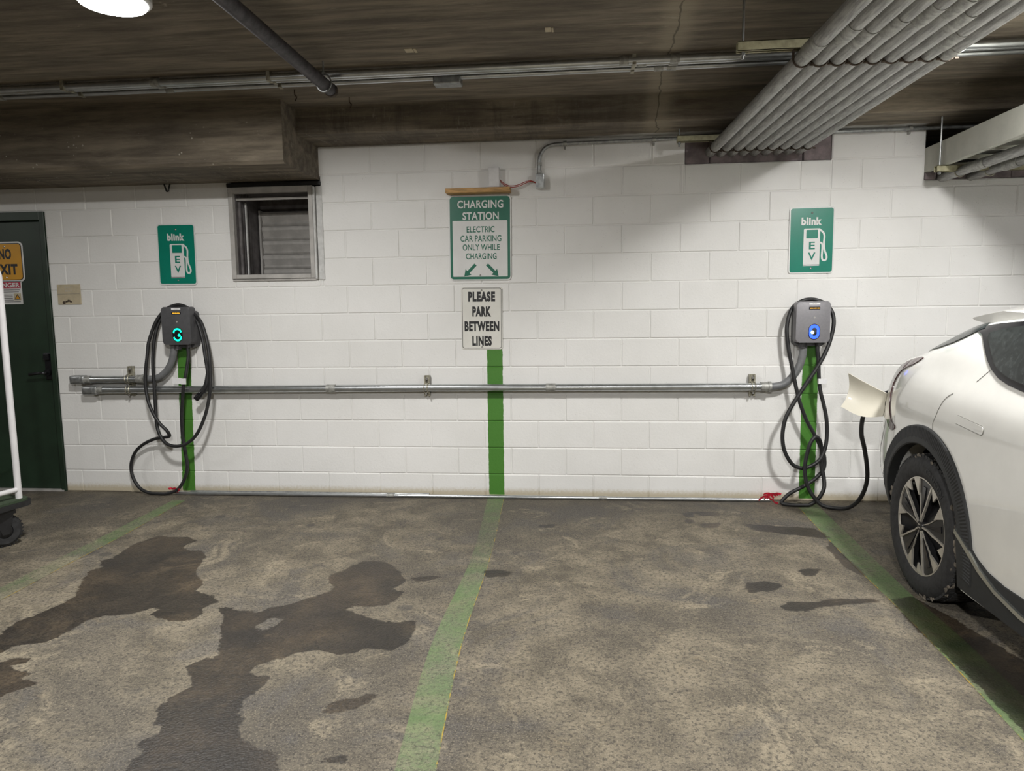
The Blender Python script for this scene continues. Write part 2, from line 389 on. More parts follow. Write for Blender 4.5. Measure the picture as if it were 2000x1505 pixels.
stainA = zf([(-80, 660), (0, 600), (60, 550), (190, 500), (290, 450), (320, 390), (350, 345), (400, 335), (390, 310), (440, 300), (480, 270), (520, 245), (590, 220), (640, 212), (690, 218), (740, 215), (770, 230), (720, 250), (730, 268), (790, 270), (805, 295), (780, 320), (760, 355), (790, 385), (800, 400), (770, 425), (820, 445), (870, 463), (830, 480), (795, 495), (790, 520), (740, 540), (690, 548), (640, 540), (600, 525), (570, 520), (630, 500), (600, 490), (550, 510), (480, 520), (400, 525), (330, 545), (290, 575), (220, 610), (180, 630), (120, 635), (60, 640), (0, 670), (-80, 720)], 0, 940)
stainB = zf([(850, 490), (870, 540), (865, 600), (850, 660), (860, 685), (800, 690), (740, 715), (725, 740), (750, 770), (740, 800), (690, 830), (640, 865), (600, 890), (610, 920), (600, 945), (640, 960), (600, 990), (540, 1020), (530, 1040), (550, 1060), (510, 1090), (480, 1130), (430, 1230), (1100, 1230), (1090, 1130), (1080, 1080), (1060, 1045), (1010, 1040), (960, 1020), (940, 985), (930, 960), (960, 930), (930, 900), (960, 850), (1000, 820), (1040, 790), (1060, 755), (1000, 760), (970, 745), (1010, 715), (1080, 695), (1150, 675), (1220, 655), (1290, 670), (1340, 680), (1420, 655), (1530, 660), (1590, 630), (1620, 580), (1630, 545), (1580, 545), (1520, 550), (1460, 535), (1390, 515), (1350, 500), (1380, 485), (1450, 490), (1520, 480), (1570, 440), (1580, 428), (1540, 420), (1580, 390), (1570, 360), (1530, 325), (1480, 310), (1430, 310), (1380, 325), (1340, 350), (1290, 365), (1285, 395), (1310, 410), (1290, 430), (1200, 455), (1150, 475), (1060, 490), (1000, 515), (985, 505), (920, 500), (880, 488)], 0, 940)
holeB = zf([(990, 570), (1050, 535), (1105, 535), (1060, 575), (1010, 582)], 0, 940)
small = [zf(p, 0, 940) for p in ([(1260, 900), (1280, 860), (1350, 850), (1420, 835), (1490, 825), (1440, 865), (1380, 890), (1300, 905)],
    [(-60, 705), (0, 705), (60, 690), (130, 690), (100, 710), (40, 720), (70, 740), (150, 745), (80, 770), (150, 790), (60, 820), (0, 840), (-60, 850)],
    [(1890, 350), (1940, 343), (2000, 350), (1990, 370), (1900, 375)], [(1575, 385), (1650, 370), (1750, 372), (1650, 390)],
    [(1240, 1100), (1280, 1078), (1350, 1070), (1340, 1095), (1270, 1108)])]
small += [zf(p, 1000, 940) for p in ([(920, 395), (980, 388), (1055, 400), (1040, 425), (960, 430), (930, 440), (915, 420)],
    [(1115, 345), (1160, 338), (1210, 342), (1190, 366), (1140, 370)], [(1040, 490), (1080, 468), (1180, 470), (1250, 458), (1400, 456), (1450, 470), (1330, 478), (1200, 492), (1150, 507), (1070, 507)],
    [(735, 165), (820, 158), (810, 180), (745, 180)], [(665, 122), (715, 118), (712, 138), (672, 138)], [(715, 116), (800, 118), (815, 134), (740, 135)], [(675, 148), (715, 148), (708, 164), (680, 164)],
    [(900, 163), (1000, 172), (1180, 182), (1250, 222), (1180, 218), (1050, 204), (930, 188)], [(100, 170), (170, 165), (160, 182), (110, 180)],
    [(1240, 230), (1300, 290), (1390, 368), (1370, 372), (1290, 330), (1230, 260)],
    [(1480, 460), (1560, 450), (1700, 520), (2000, 700), (2200, 800), (2200, 1150), (2020, 1000), (1900, 880), (1790, 770), (1660, 650), (1560, 560)])]  # damp floor beside and under the car, with its shade painted in
def axis(a, fine0, fine1, b, step):
    return np.unique(np.concatenate([np.linspace(a, fine0, 8), np.arange(fine0, fine1, step), np.linspace(fine1, b, 8)]))
fx = axis(-6.0, -1.6, 7.6, 14.0, 0.025); fy = axis(-12.0, -3.7, 0.3, 0.6, 0.025)
GX, GY = np.meshgrid(fx, fy); P2 = np.stack([GX.ravel(), GY.ravel()], 1)
def wet_shade_of(P2):
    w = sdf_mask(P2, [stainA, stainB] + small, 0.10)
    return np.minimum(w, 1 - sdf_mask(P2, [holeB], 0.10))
nx, ny = len(fx), len(fy)
idx = np.arange(nx * ny).reshape(ny, nx)
quads = np.stack([idx[:-1, :-1], idx[:-1, 1:], idx[1:, 1:], idx[1:, :-1]], -1).reshape(-1, 4)
me = bpy.data.meshes.new('floor')
me.from_pydata(np.column_stack([P2, np.zeros(len(P2))]).tolist(), [], quads.tolist())
at = me.attributes.new('wet_shade', 'FLOAT', 'POINT'); at.data.foreach_set('value', wet_shade_of(P2).astype(np.float32))
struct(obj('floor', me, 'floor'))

# ---- painted parking lines (worn green paint, yellow line along one edge)
def parking_line(left, right, label, wear, yellow):
    L = [G(*p) for p in left]; Rr = [G(*p) for p in right]
    Lc = catmull(L, 0.04); Rc = catmull(Rr, 0.04); n = 110; m_ = 15
    def samp(c, t):
        f = t * (len(c) - 1); i = min(int(f), len(c) - 2); return c[i].lerp(c[i + 1], f - i)
    V = []; we = []; ye = []
    for i in range(n + 1):
        t = i / n; a, b = samp(Lc, t), samp(Rc, t)
        for j in range(m_):
            u = j / (m_ - 1); p = a.lerp(b, u); V.append((p.x, p.y, 0.0012)); we.append(wear(t))
            ye.append(max(0.0, 1 - abs(u - yellow) * 14) if yellow is not None else 0)
    F = [(i * m_ + j, i * m_ + j + 1, (i + 1) * m_ + j + 1, (i + 1) * m_ + j) for i in range(n) for j in range(m_ - 1)]
    me = bpy.data.meshes.new('parking_line'); me.from_pydata(V, [], F)
    for nm, vals in (('wear', we), ('yellow', ye), ('wet_shade', wet_shade_of(np.array(V)[:, :2]))):
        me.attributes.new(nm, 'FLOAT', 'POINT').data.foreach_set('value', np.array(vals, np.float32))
    bm = bmesh.new(); bm.from_mesh(me); bmesh.ops.recalc_face_normals(bm, faces=bm.faces)
    if bm.faces[0].normal.z < 0: bmesh.ops.reverse_faces(bm, faces=bm.faces)
    bm.to_mesh(me); bm.free()
    return tag(obj('parking_line', me, 'line'), label, 'parking line', 'painted parking lines')
parking_line([(337, 977), (205, 1045), (85, 1105), (-60, 1178)], [(362, 977), (240, 1046), (125, 1106), (-20, 1184)], 'faint worn green parking line on the floor at the left', lambda t: 0.42 + 0.45 * t, 1.0)
parking_line([(953, 972), (921, 1088), (842, 1260), (770, 1505), (735, 1620)], [(985, 972), (958, 1088), (902, 1260), (852, 1505), (830, 1620)], 'green parking line running down the middle of the floor', lambda t: 0.30 + 0.45 * math.sin(min(1.0, t * 2.0) * 3.1) + 0.22 * t, 1.0)
parking_line([(1555, 986), (1648, 1085), (1744, 1178), (1820, 1256), (2000, 1448), (2120, 1580)], [(1594, 984), (1690, 1075), (1790, 1170), (1872, 1240), (2060, 1420), (2190, 1545)], 'dark green damp parking line with yellow edge beside the white car', lambda t: 0.42, 0.0)

# ---- ceiling slab and beams
bm = BM(); box(bm, -6.2, 14.2, -12.2, 0.6, CEIL, CEIL + 0.25)
ceil = struct(obj('ceiling', bm, 'ceiling'))
def chamf_beam(x0, x1, y0, y1, z0, z1, c=0.02):
    bm = BM(); poly = [(y0, z1), (y0, z0 + c), (y0 + c, z0), (y1, z0), (y1, z1)]
    prism(bm, poly, lambda a, b, t: (t, a, b), x0, x1); return bm
part('beam', chamf_beam(-6.2, 1.85, -0.635, 0.5, 2.374, CEIL + 0.01), 'ceiling', ceil, label='deep concrete beam at the upper left above the louvred vent')
part('beam', chamf_beam(1.85, 14.2, -0.39, 0.5, WTOP, CEIL + 0.01, 0.006), 'ceiling', ceil, label='shallow stained concrete beam above the white block wall')
# ---- other walls of the garage
for nm, a in (('wall_left', (-6.2, -6.0, -12, 0.4, 0, CEIL)), ('wall_right', (14.0, 14.2, -12, 0.4, 0, CEIL)), ('wall_front', (-6.2, 14.2, -12.2, -12.0, 0, CEIL))):
    bm = BM(); box(bm, *a); struct(obj(nm, bm, 'far_wall'))

# ---- back wall of painted concrete blocks
openings = [(-1.42, -0.345, -0.1, 2.2),            # door
            (1.165, 1.855, 1.648, 2.40),            # vent
            (4.497, 5.490, 2.403, 2.70),            # firestop patch
            (6.10, 7.6, 2.250, 2.70)]               # hole for the duct
def cut(r, o):
    x0, x1, z0, z1 = r; a0, a1, b0, b1 = o
    if a0 >= x1 or a1 <= x0 or b0 >= z1 or b1 <= z0: return [r]
    out = []
    if a0 > x0: out.append((x0, a0, z0, z1))
    if a1 < x1: out.append((a1, x1, z0, z1))
    m0, m1 = max(x0, a0), min(x1, a1)
    if b0 > z0: out.append((m0, m1, z0, b0))
    if b1 < z1: out.append((m0, m1, b1, z1))
    return [q for q in out if q[1] - q[0] > 0.012 and q[3] - q[2] > 0.012]
bm = BM()
def mortar(x0, x1, z0, z1): box(bm, x0, x1, 0.0055, 0.20, z0, z1)
rects = [(-6.0, 14.0, -0.1, WTOP + 0.02)]
for o in openings:
    rects = [q for r in rects for q in cut(r, o)]
for r in rects: mortar(*r)
wall = struct(obj('wall_back', bm, 'block'))
XL, XR = -6 * U, 36 * U
full_me = None
for row in range(-4, 9):
    z0 = max(0.0, Z0 + row * U); z1 = min(WTOP, Z0 + (row + 1) * U)
    c0 = -7 if row % 2 == 0 else -6
    for c in range(c0, 37, 2):
        x0, x1 = c * U, (c + 2) * U
        rr = [(x0, x1, z0, z1)]
        for o in openings: rr = [q for r in rr for q in cut(r, o)]
        if not rr: continue
        jit = random.uniform(-0.0012, 0.0012)
        std = len(rr) == 1 and abs(rr[0][1] - rr[0][0] - 2 * U) < 1e-6 and abs(rr[0][3] - rr[0][2] - U) < 1e-6
        if std and full_me is not None: me = full_me
        else:
            bm = BM()
            for a0, a1, b0, b1 in rr:
                g = 0.0030
                box(bm, a0 - x0 + g, a1 - x0 - g, 0.0, 0.03, b0 - z0 + g, b1 - z0 - g, 0.0042, 1)
            bmesh.ops.recalc_face_normals(bm, faces=bm.faces)
            me = bpy.data.meshes.new('block'); bm.to_mesh(me); bm.free(); me.materials.append(M['block'])
            if std: full_me = me
        o = bpy.data.objects.new('block', me); link(o, wall); o.location = (x0, jit, z0)
# firestop patch in the wall behind the conduit bundle (children of the wall)
bm = BM(); box(bm, 4.50, 4.665, 0.012, 0.1, 2.406, 2.605, 0.004, 1); part('mortar_patch', bm, 'firestop', wall, label='mauve grey mortar patch')
bm = BM(); box(bm, 4.672, 5.30, 0.022, 0.1, 2.406, 2.605, 0.004, 1); part('mortar_patch', bm, 'firestop', wall, label='mauve grey mortar patch')
bm = BM(); box(bm, 5.305, 5.487, 0.008, 0.1, 2.406, 2.605, 0.004, 1); part('mortar_patch', bm, 'firestop', wall, label='mauve grey mortar patch')
# dark shaft behind the hole
bm = BM()
box(bm, 6.05, 7.65, 1.2, 1.25, 2.1, 2.8); box(bm, 6.05, 6.095, 0.2, 1.2, 2.1, 2.8); box(bm, 7.605, 7.65, 0.2, 1.2, 2.1, 2.8); box(bm, 6.05, 7.65, 0.2, 1.2, 2.1, 2.24)
part('shaft', bm, 'void', wall)
# mauve mortar ledge under the hole
bm = BM()
for i, (a, b) in enumerate(((6.105, 6.18), (6.185, 6.42), (6.425, 6.66), (6.665, 6.9), (6.905, 7.2))):
    box(bm, a, b, 0.004 + 0.006 * (i % 2), 0.19, 2.252, 2.30 + (0.02 if i == 0 else 0), 0.004, 1)
part('mortar_patch', bm, 'firestop', wall, label='mauve mortar ledge under the duct hole')

# ---- green door
door = bpy.data.objects.new('door_1', None); link(door); struct(door); door.location = (-0.88, 0, 0)
bm = BM()
box(bm, -0.385, -0.345, -0.012, 0.12, 0, 2.2, 0.003, 1); box(bm, -1.42, -1.38, -0.012, 0.12, 0, 2.2, 0.003, 1); box(bm, -1.38, -0.385, -0.012, 0.12, 2.135, 2.2, 0.003, 1)
box(bm, -0.40, -0.385, 0.035, 0.12, 0, 2.135); box(bm, -1.38, -1.365, 0.035, 0.12, 0, 2.135); box(bm, -1.365, -0.40, 0.035, 0.12, 2.12, 2.135)
part('frame', bm, 'door_green', door)
bm = BM(); box(bm, -1.376, -0.390, 0.022, 0.034, 0.012, 2.128, 0.002, 1)
leaf = part('leaf', bm, 'door_green', door)
bm = BM(); box(bm, -0.452, -0.395, 0.008, 0.022, 0.90, 1.11, 0.004); part('lock_plate', bm, 'lever', leaf)
bm = BM(); box(bm, -0.448, -0.40, -0.012, 0.009, 1.055, 1.105, 0.004); part('keypad', bm, 'blackgloss', leaf)
bm = BM(); tube(bm, catmull([(-0.424, 0.01, 0.955), (-0.424, -0.045, 0.955), (-0.45, -0.055, 0.955), (-0.545, -0.05, 0.945)], 0.01), 0.011, 10)
tube(bm, [(-0.424, 0.008, 0.955), (-0.424, -0.012, 0.955)], 0.026, 16); part('lever_handle', bm, 'lever', leaf, True)
bm = BM(); box(bm, -1.45, -0.36, -0.02, 0.2, 0.0, 0.011); part('threshold', bm, 'vent', door)
bm = BM(); box(bm, -1.42, -0.345, 0.12, 0.2, 0, 2.2); part('stop_panel', bm, 'void', door)

# ---- louvred vent in the wall
win = bpy.data.objects.new('window_1', None); link(win); struct(win); win.location = (1.5, 0, 1.65)
bm = BM()
for a in ((1.150, 1.185, -0.022, 0.02, 1.66, 2.335), (1.765, 1.80, -0.022, 0.02, 1.66, 2.335), (1.185, 1.765, -0.022, 0.02, 1.66, 1.692), (1.185, 1.765, -0.022, 0.02, 2.29, 2.335), (1.150, 1.80, -0.012, 0.02, 1.642, 1.658)): box(bm, *a, 0.003, 1)
part('frame', bm, 'vent', win)
bm = BM(); box(bm, 1.803, 1.818, -0.03, 0.02, 1.65, 2.325, 0.003, 1); box(bm, 1.822, 1.868, -0.010, 0.02, 1.645, 2.33, 0.004, 1)
part('side_trim', bm, 'vent_white', win)
bm = BM(); box(bm, 1.140, 1.86, -0.02, 0.05, 2.336, 2.366, 0.004, 1); part('head_flashing', bm, 'black', win)
bm = BM()
box(bm, 1.165, 1.187, 0.02, 0.45, 1.66, 2.38); box(bm, 1.77, 1.855, 0.02, 0.45, 1.66, 2.38); box(bm, 1.165, 1.855, 0.02, 0.45, 1.645, 1.665); box(bm, 1.165, 1.855, 0.02, 0.45, 2.31, 2.40)
for y, t in ((0.06, 0.018), (0.11, 0.012), (0.155, 0.02), (0.21, 0.01)): box(bm, 1.187, 1.187 + t, y, y + 0.02, 1.665, 2.31)
box(bm, 1.187, 1.77, 0.44, 0.46, 1.66, 2.40)
part('jamb', bm, 'vent_dark', win)
bm = BM(); box(bm, 1.202, 1.212, 0.135, 0.15, 1.67, 2.24); part('conduit', bm, 'vent_white', win)
bm = BM(); box(bm, 1.187, 1.77, 0.03, 0.05, 2.245, 2.262); part('screen_bar', bm, 'vent', win)
sm = None
for k in range(6):
    z = 2.205 - 0.113 * k
    if sm is None:
        bm = BM()
        poly = [(0.0, 0.0), (-0.012, -0.014), (-0.010, -0.032), (0.014, -0.082), (0.0, -0.096), (0.012, -0.110), (0.03, -0.110), (0.03, 0.0)]
        prism(bm, poly, lambda a, b, t: (t, a, b), 1.215, 1.772)
        bmesh.ops.recalc_face_normals(bm, faces=bm.faces); sm = bpy.data.meshes.new('slat'); bm.to_mesh(sm); bm.free(); sm.materials.append(M['vent'])
    o = bpy.data.objects.new('slat', sm); link(o, win); o.location = Vector((0, 0.40, z)) - win.location
bm = BM(); box(bm, 1.198, 1.213, 0.375, 0.43, 1.665, 2.215); part('louvre_frame', bm, 'vent', win)

# ================================================================== LAMPS
def lamp(x, y, label, k=1.0):
    t = thing('ceiling_lamp', label, 'lamp', (x, y, CEIL), 'round ceiling lamps')
    f = lambda a, b, c: (x + a, y + b, CEIL - c)
    bm = BM(); lathe(bm, [(0.001, 0.0), (0.13, 0.0), (0.15, 0.012), (0.15, 0.05), (0.14, 0.058), (0.13, 0.058)], f, 40); part('housing', bm, 'lampbody', t, True)
    bm = BM(); lathe(bm, [(0.135, 0.056), (0.128, 0.068), (0.10, 0.078), (0.05, 0.084), (0.001, 0.085)], f, 40); part('lens', bm, 'lens', t, True)
    ld = bpy.data.lights.new('lamp_light', 'AREA'); ld.shape = 'DISK'; ld.size = 0.26; ld.energy = LAMP_W * k; ld.color = (1.0, 0.985, 0.955)
    lo = bpy.data.objects.new('lamp_light', ld); link(lo, t); lo.location = (0, 0, -0.092)
lamp(1.83, -2.27, 'round white ceiling lamp glaring at the upper left edge')
lamp(5.74, -2.15, 'round white ceiling lamp above the parked white car', 1.1)
lamp(-2.4, -2.3, 'round white ceiling lamp over the luggage cart', 0.35)
lamp(10.1, -2.3, 'round white ceiling lamp far beyond the white car')
lamp(-0.4, -7.2, 'round white ceiling lamp over the driving aisle, left', 0.35)
lamp(3.7, -6.1, 'round white ceiling lamp over the driving aisle, middle, unseen and boosted as fill', 3.3)  # unseen lamp, set closer and much stronger to fill the wall's centre and shadows
lamp(8.2, -7.2, 'round white ceiling lamp over the driving aisle, right', 0.55)

# ================================================================== SIGNS
def sign(name, label, c, w, h, build, rot=0.0, r=0.022, plate='sign_white', y=-0.004):
    t = thing(name, label, 'sign', (c[0], y, c[1])); t.rotation_euler = (0, rot, 0)
    wm = lambda a, b, q: (a, -q, b)
    bm = BM(); prism(bm, rrect(w, h, r), wm, 0, 0.003); obj('plate', bm, plate, t)
    def face(nm, poly, m, d=0.0034, d0=0.002):
        bm = BM(); prism(bm, poly, wm, d0, d); return obj(nm, bm, m, t)
    def txt(s, w_, h_, x, z, m, bold=0.0, d=0.0042):
        me = text_mesh(s, w_, h_, 0.0006, bold, x, z); o = obj('lettering', me, m, t); o.location = (0, -d + 0.0006, 0); return o
    def bolts(zs, x=0.0):
        for z in zs:
            bm = BM(); lathe(bm, [(0.001, 0.0085), (0.004, 0.008), (0.007, 0.005), (0.0075, 0.003)], lambda a, b, q: (x + a, -q, z + b), 12); obj('bolt', bm, 'bolt', t, True)
    build(face, txt, bolts); return t
def blink(face, txt, bolts):
    w, h = 0.305, 0.457
    face('green_face', rrect(w - 0.018, h - 0.018, 0.016), 'sign_green')
    txt('blink', 0.137, 0.054, -0.002, 0.130, 'sign_white', 0.055)
    # petrol-pump pictogram
    face('pump_body', [(-0.047, 0.080), (0.055, 0.080), (0.057, 0.072), (0.057, -0.172), (-0.053, -0.172), (-0.053, 0.072)], 'sign_white', 0.0039)
    face('pump_screen', rrect(0.077, 0.058, 0.004, 3, 0.003, 0.042), 'sign_green', 0.0044)
    hose = catmull([(0.050, 0.076, 0), (0.062, 0.066, 0), (0.078, 0.052, 0), (0.086, 0.030, 0), (0.084, -0.02, 0), (0.090, -0.07, 0), (0.104, -0.108, 0), (0.104, -0.128, 0), (0.092, -0.140, 0), (0.078, -0.134, 0), (0.073, -0.115, 0), (0.073, -0.03, 0), (0.064, -0.018, 0), (0.050, -0.018, 0)], 0.005)
    L, Rr = [], []
    for i, p in enumerate(hose):
        a, b = hose[max(0, i - 1)], hose[min(len(hose) - 1, i + 1)]; d = (b - a).normalized(); n = Vector((-d.y, d.x, 0)) * 0.0062
        L.append(p + n); Rr.append(p - n)
    bm = BM(); vl = [bm.verts.new((p.x, -0.0041, p.y)) for p in L]; vr = [bm.verts.new((p.x, -0.0041, p.y)) for p in Rr]
    vl2 = [bm.verts.new((p.x, -0.0030, p.y)) for p in L]; vr2 = [bm.verts.new((p.x, -0.0030, p.y)) for p in Rr]
    for i in range(len(L) - 1):
        bm.faces.new((vl[i], vl[i + 1], vr[i + 1], vr[i])); bm.faces.new((vl[i], vl2[i], vl2[i + 1], vl[i + 1])); bm.faces.new((vr[i], vr[i + 1], vr2[i + 1], vr2[i]))
    me = bpy.data.meshes.new('pump_hose'); bmesh.ops.recalc_face_normals(bm, faces=bm.faces); bm.to_mesh(me); bm.free(); me.materials.append(M['sign_white'])
    o = bpy.data.objects.new('pump_hose', me); link(o, face('pump_base', [(-0.053, -0.176), (0.057, -0.176), (0.057, -0.168), (-0.053, -0.168)], 'sign_white', 0.0039).parent)
    txt('E', 0.040, 0.052, 0.004, -0.036, 'sign_green', 0.02, 0.0048); txt('V', 0.050, 0.052, 0.004, -0.110, 'sign_green', 0.02, 0.0048)
    bolts((0.187, -0.193))
sign('charging_sign', 'green EV pump sign on the wall above the dark charger at left', (0.714, 1.852), 0.305, 0.457, blink, rot=math.radians(0.6))
sign('charging_sign', 'bright green EV pump sign above the silver charger at right', (5.37, 1.861), 0.305, 0.457, blink, rot=math.radians(-0.2))
def charging(face, txt, bolts):
    face('green_border', rrect(0.440, 0.592, 0.024), 'sign_green_dk')
    face('white_panel', rrect(0.402, 0.402, 0.004, 3, 0, -0.076), 'sign_white', 0.0039)
    txt('CHARGING', 0.335, 0.056, 0.004, 0.241, 'sign_white', 0.022, 0.0042); txt('STATION', 0.265, 0.056, 0.006, 0.158, 'sign_white', 0.022, 0.0042)
    for s, w_, z, x in (('ELECTRIC', 0.205, 0.062, 0.005), ('CAR PARKING', 0.300, -0.003, 0.006), ('ONLY WHILE', 0.272, -0.066, 0.008), ('CHARGING', 0.225, -0.130, 0.008)):
        txt(s, w_, 0.044, x, z, 'sign_green_dk', 0.016, 0.0046)
    for sx, x0 in ((-1, -0.035), (1, 0.050)):
        a = [(0, 0.0), (0.0, 0.0)]
        p0 = Vector((x0, -0.190)); d = Vector((sx * 0.70, -0.71)).normalized(); n = Vector((-d.y, d.x))
        tip = p0 + d * 0.120; b = p0 + d * 0.075
        pl = [p0 + n * 0.011, b + n * 0.011, b + n * 0.030, tip, b - n * 0.030, b - n * 0.011, p0 - n * 0.011]
        face('arrow', [(p.x, p.y) for p in pl], 'sign_green_dk', 0.0044)
    bolts((-0.268, 0.262), 0.0)
sign('charging_sign', 'large green and white CHARGING STATION sign below the wooden shelf', (3.041, 1.926), 0.457, 0.61, charging, rot=math.radians(0.4), r=0.03)
def please(face, txt, bolts):
    wm = rrect(0.292, 0.443, 0.016)
    face('black_border', wm, 'print_black'); face('white_face', rrect(0.285, 0.436, 0.014), 'sign_cream', 0.0038)
    for s, w_, z in (('PLEASE', 0.200, 0.158), ('PARK', 0.140, 0.050), ('BETWEEN', 0.258, -0.058), ('LINES', 0.145, -0.166)):
        txt(s, w_, 0.074, 0.0, z, 'print_black', 0.06, 0.0044)
    bolts((0.204, -0.208))
sign('parking_notice', 'white sign reading PLEASE PARK BETWEEN LINES in black letters', (3.044, 1.345), 0.305, 0.457, please, rot=math.radians(0.4), r=0.018, plate='sign_cream')
def noexit(face, txt, bolts):
    face('black_border', rrect(0.283, 0.287, 0.03), 'print_black'); face('yellow_face', rrect(0.270, 0.274, 0.026), 'sign_yellow', 0.0038)
    txt('NO', 0.105, 0.082, 0.0, 0.060, 'print_black', 0.05, 0.0044); txt('EXIT', 0.190, 0.082, 0.002, -0.058, 'print_black', 0.05, 0.0044)
    bolts((0.118, -0.120))
sign('exit_sign', 'yellow NO EXIT sign with white rim on the dark green door', (-0.716, 1.825), 0.305, 0.31, noexit, r=0.038, y=0.021)
def danger(face, txt, bolts):
    face('red_banner', [(-0.120, 0.083), (0.120, 0.083), (0.120, 0.035), (-0.120, 0.035)], 'sign_red')
    txt('DANGER', 0.225, 0.036, 0, 0.059, 'sign_white', 0.03, 0.004)
    for z, x0, x1 in ((0.022, -0.11, 0.11), (0.006, -0.11, 0.10), (-0.018, -0.11, 0.045), (-0.030, -0.11, 0.045), (-0.044, -0.11, 0.045), (-0.058, -0.11, 0.05), (-0.070, -0.11, 0.11)):
        face('print_line', [(x0, z + 0.0022), (x1, z + 0.0022), (x1, z - 0.0022), (x0, z - 0.0022)], 'vent_dark', 0.0036)
    face('warning_panel', [(0.056, -0.006), (0.116, -0.006), (0.116, -0.058), (0.056, -0.058)], 'tan', 0.0037)
    face('warning_triangle', [(0.086, -0.010), (0.112, -0.053), (0.060, -0.053)], 'print_black', 0.0041); face('warning_triangle', [(0.086, -0.020), (0.104, -0.049), (0.068, -0.049)], 'sign_yellow', 0.0044)
sign('danger_sign', 'red and white DANGER notice under the yellow door sign', (-0.727, 1.585), 0.255, 0.18, danger, r=0.004, y=0.021)
t = thing('wall_notice', 'tan card with torn print on the wall beside the door', 'notice', (-0.189, 0, 1.564))
bm = BM(); box(bm, -0.285, -0.093, -0.008, 0.0, 1.487, 1.641, 0.002, 1); part('card', bm, 'tan', t)
bm = BM(); box(bm, -0.282, -0.096, -0.0095, -0.006, 1.567, 1.569); part('seam', bm, 'seam', t)
for k, (a, b) in enumerate((((-0.232, 1.502), (0.02, 0.016)), ((-0.212, 1.510), (0.012, 0.01)), ((-0.192, 1.516), (0.018, 0.012)), ((-0.178, 1.508), (0.014, 0.008)))):
    bm = BM(); prism(bm, [(a[0] + b[0] * math.cos(i * 1.05 + k) * (0.6 + 0.4 * random.random()), a[1] + b[1] * math.sin(i * 1.05 + k) * (0.5 + 0.5 * random.random())) for i in range(6)], lambda a_, b_, q: (a_, -q, b_), 0.006, 0.009); part('tear', bm, 'rust', t)
for s, z, w_ in (('TITAN', 1.618, 0.05), ('CODE', 1.592, 0.05)):
    me = text_mesh('IIII', w_, 0.012, 0.0006, 0, -0.19, z); o = obj('print_mark', me, 'vent', t); o.location = (0.189, -0.0078, -1.564)

# ================================================================== WALL CONDUITS
YC = -0.06
def conduit_body(x0, x1, z, parent):
    bm = BM(); box(bm, x0, x1, YC - 0.034, YC + 0.034, z - 0.034, z + 0.034, 0.016, 3); c = part('conduit_body', bm, 'galv', parent, True)
    bm = BM(); box(bm, x0 + 0.012, x1 - 0.03, YC - 0.037, YC - 0.03, z - 0.022, z + 0.022, 0.006, 2); part('cover_plate', bm, 'galv', c, True)
def coupling(x, z, parent, r=0.034, L=0.05, y=YC):
    bm = BM(); tube(bm, [(x - L / 2, y, z), (x + L / 2, y, z)], r, 16); part('coupling', bm, 'coupling', parent, True)
t = thing('electrical_conduit', 'long galvanized conduit running across the white wall between the chargers', 'conduit', (-0.08, YC, 0.82), 'wall conduits')
bm = BM(); tube(bm, [(0.02, YC, 0.824), (2.6, YC, 0.836), (5.06, YC, 0.841)], 0.027, 18); part('pipe', bm, 'emt', t, True)
conduit_body(-0.09, 0.035, 0.822, t); coupling(0.05, 0.824, t, 0.031); coupling(1.9, 0.833, t, 0.030, 0.07); coupling(3.55, 0.8385, t, 0.030, 0.07)
coupling(5.07, 0.841, t, 0.033, 0.06); coupling(5.10, 0.841, t, 0.038, 0.02)
p = [(5.09, YC, 0.841), (5.14, YC, 0.845), W(1530, 750, 0.062), W(1548, 735, 0.064), W(1561, 715, 0.066), W(1567, 695, 0.068), W(1569, 676, 0.07), W(1569, 664, 0.075)]
bm = BM(); tube(bm, catmull(p, 0.015), 0.026, 14); part('flexible_conduit', bm, 'flex', t, True)
t = thing('electrical_conduit', 'short galvanized conduit bending up into the dark charger at left', 'conduit', (-0.17, YC, 0.905), 'wall conduits')
bm = BM(); tube(bm, [(-0.08, YC, 0.905), (0.40, YC, 0.908)], 0.027, 18); part('pipe', bm, 'emt', t, True)
conduit_body(-0.185, -0.06, 0.905, t); coupling(-0.045, 0.905, t, 0.031); coupling(0.385, 0.908, t, 0.033, 0.05); coupling(0.415, 0.908, t, 0.038, 0.02)
p = [(0.40, YC, 0.908), (0.45, YC, 0.909), W(309, 737, 0.064), W(323, 727, 0.066), W(333, 712, 0.07), W(338, 696, 0.075), W(340, 682, 0.08), W(340, 668, 0.085)]
bm = BM(); tube(bm, catmull(p, 0.015), 0.026, 14); part('flexible_conduit', bm, 'flex', t, True)
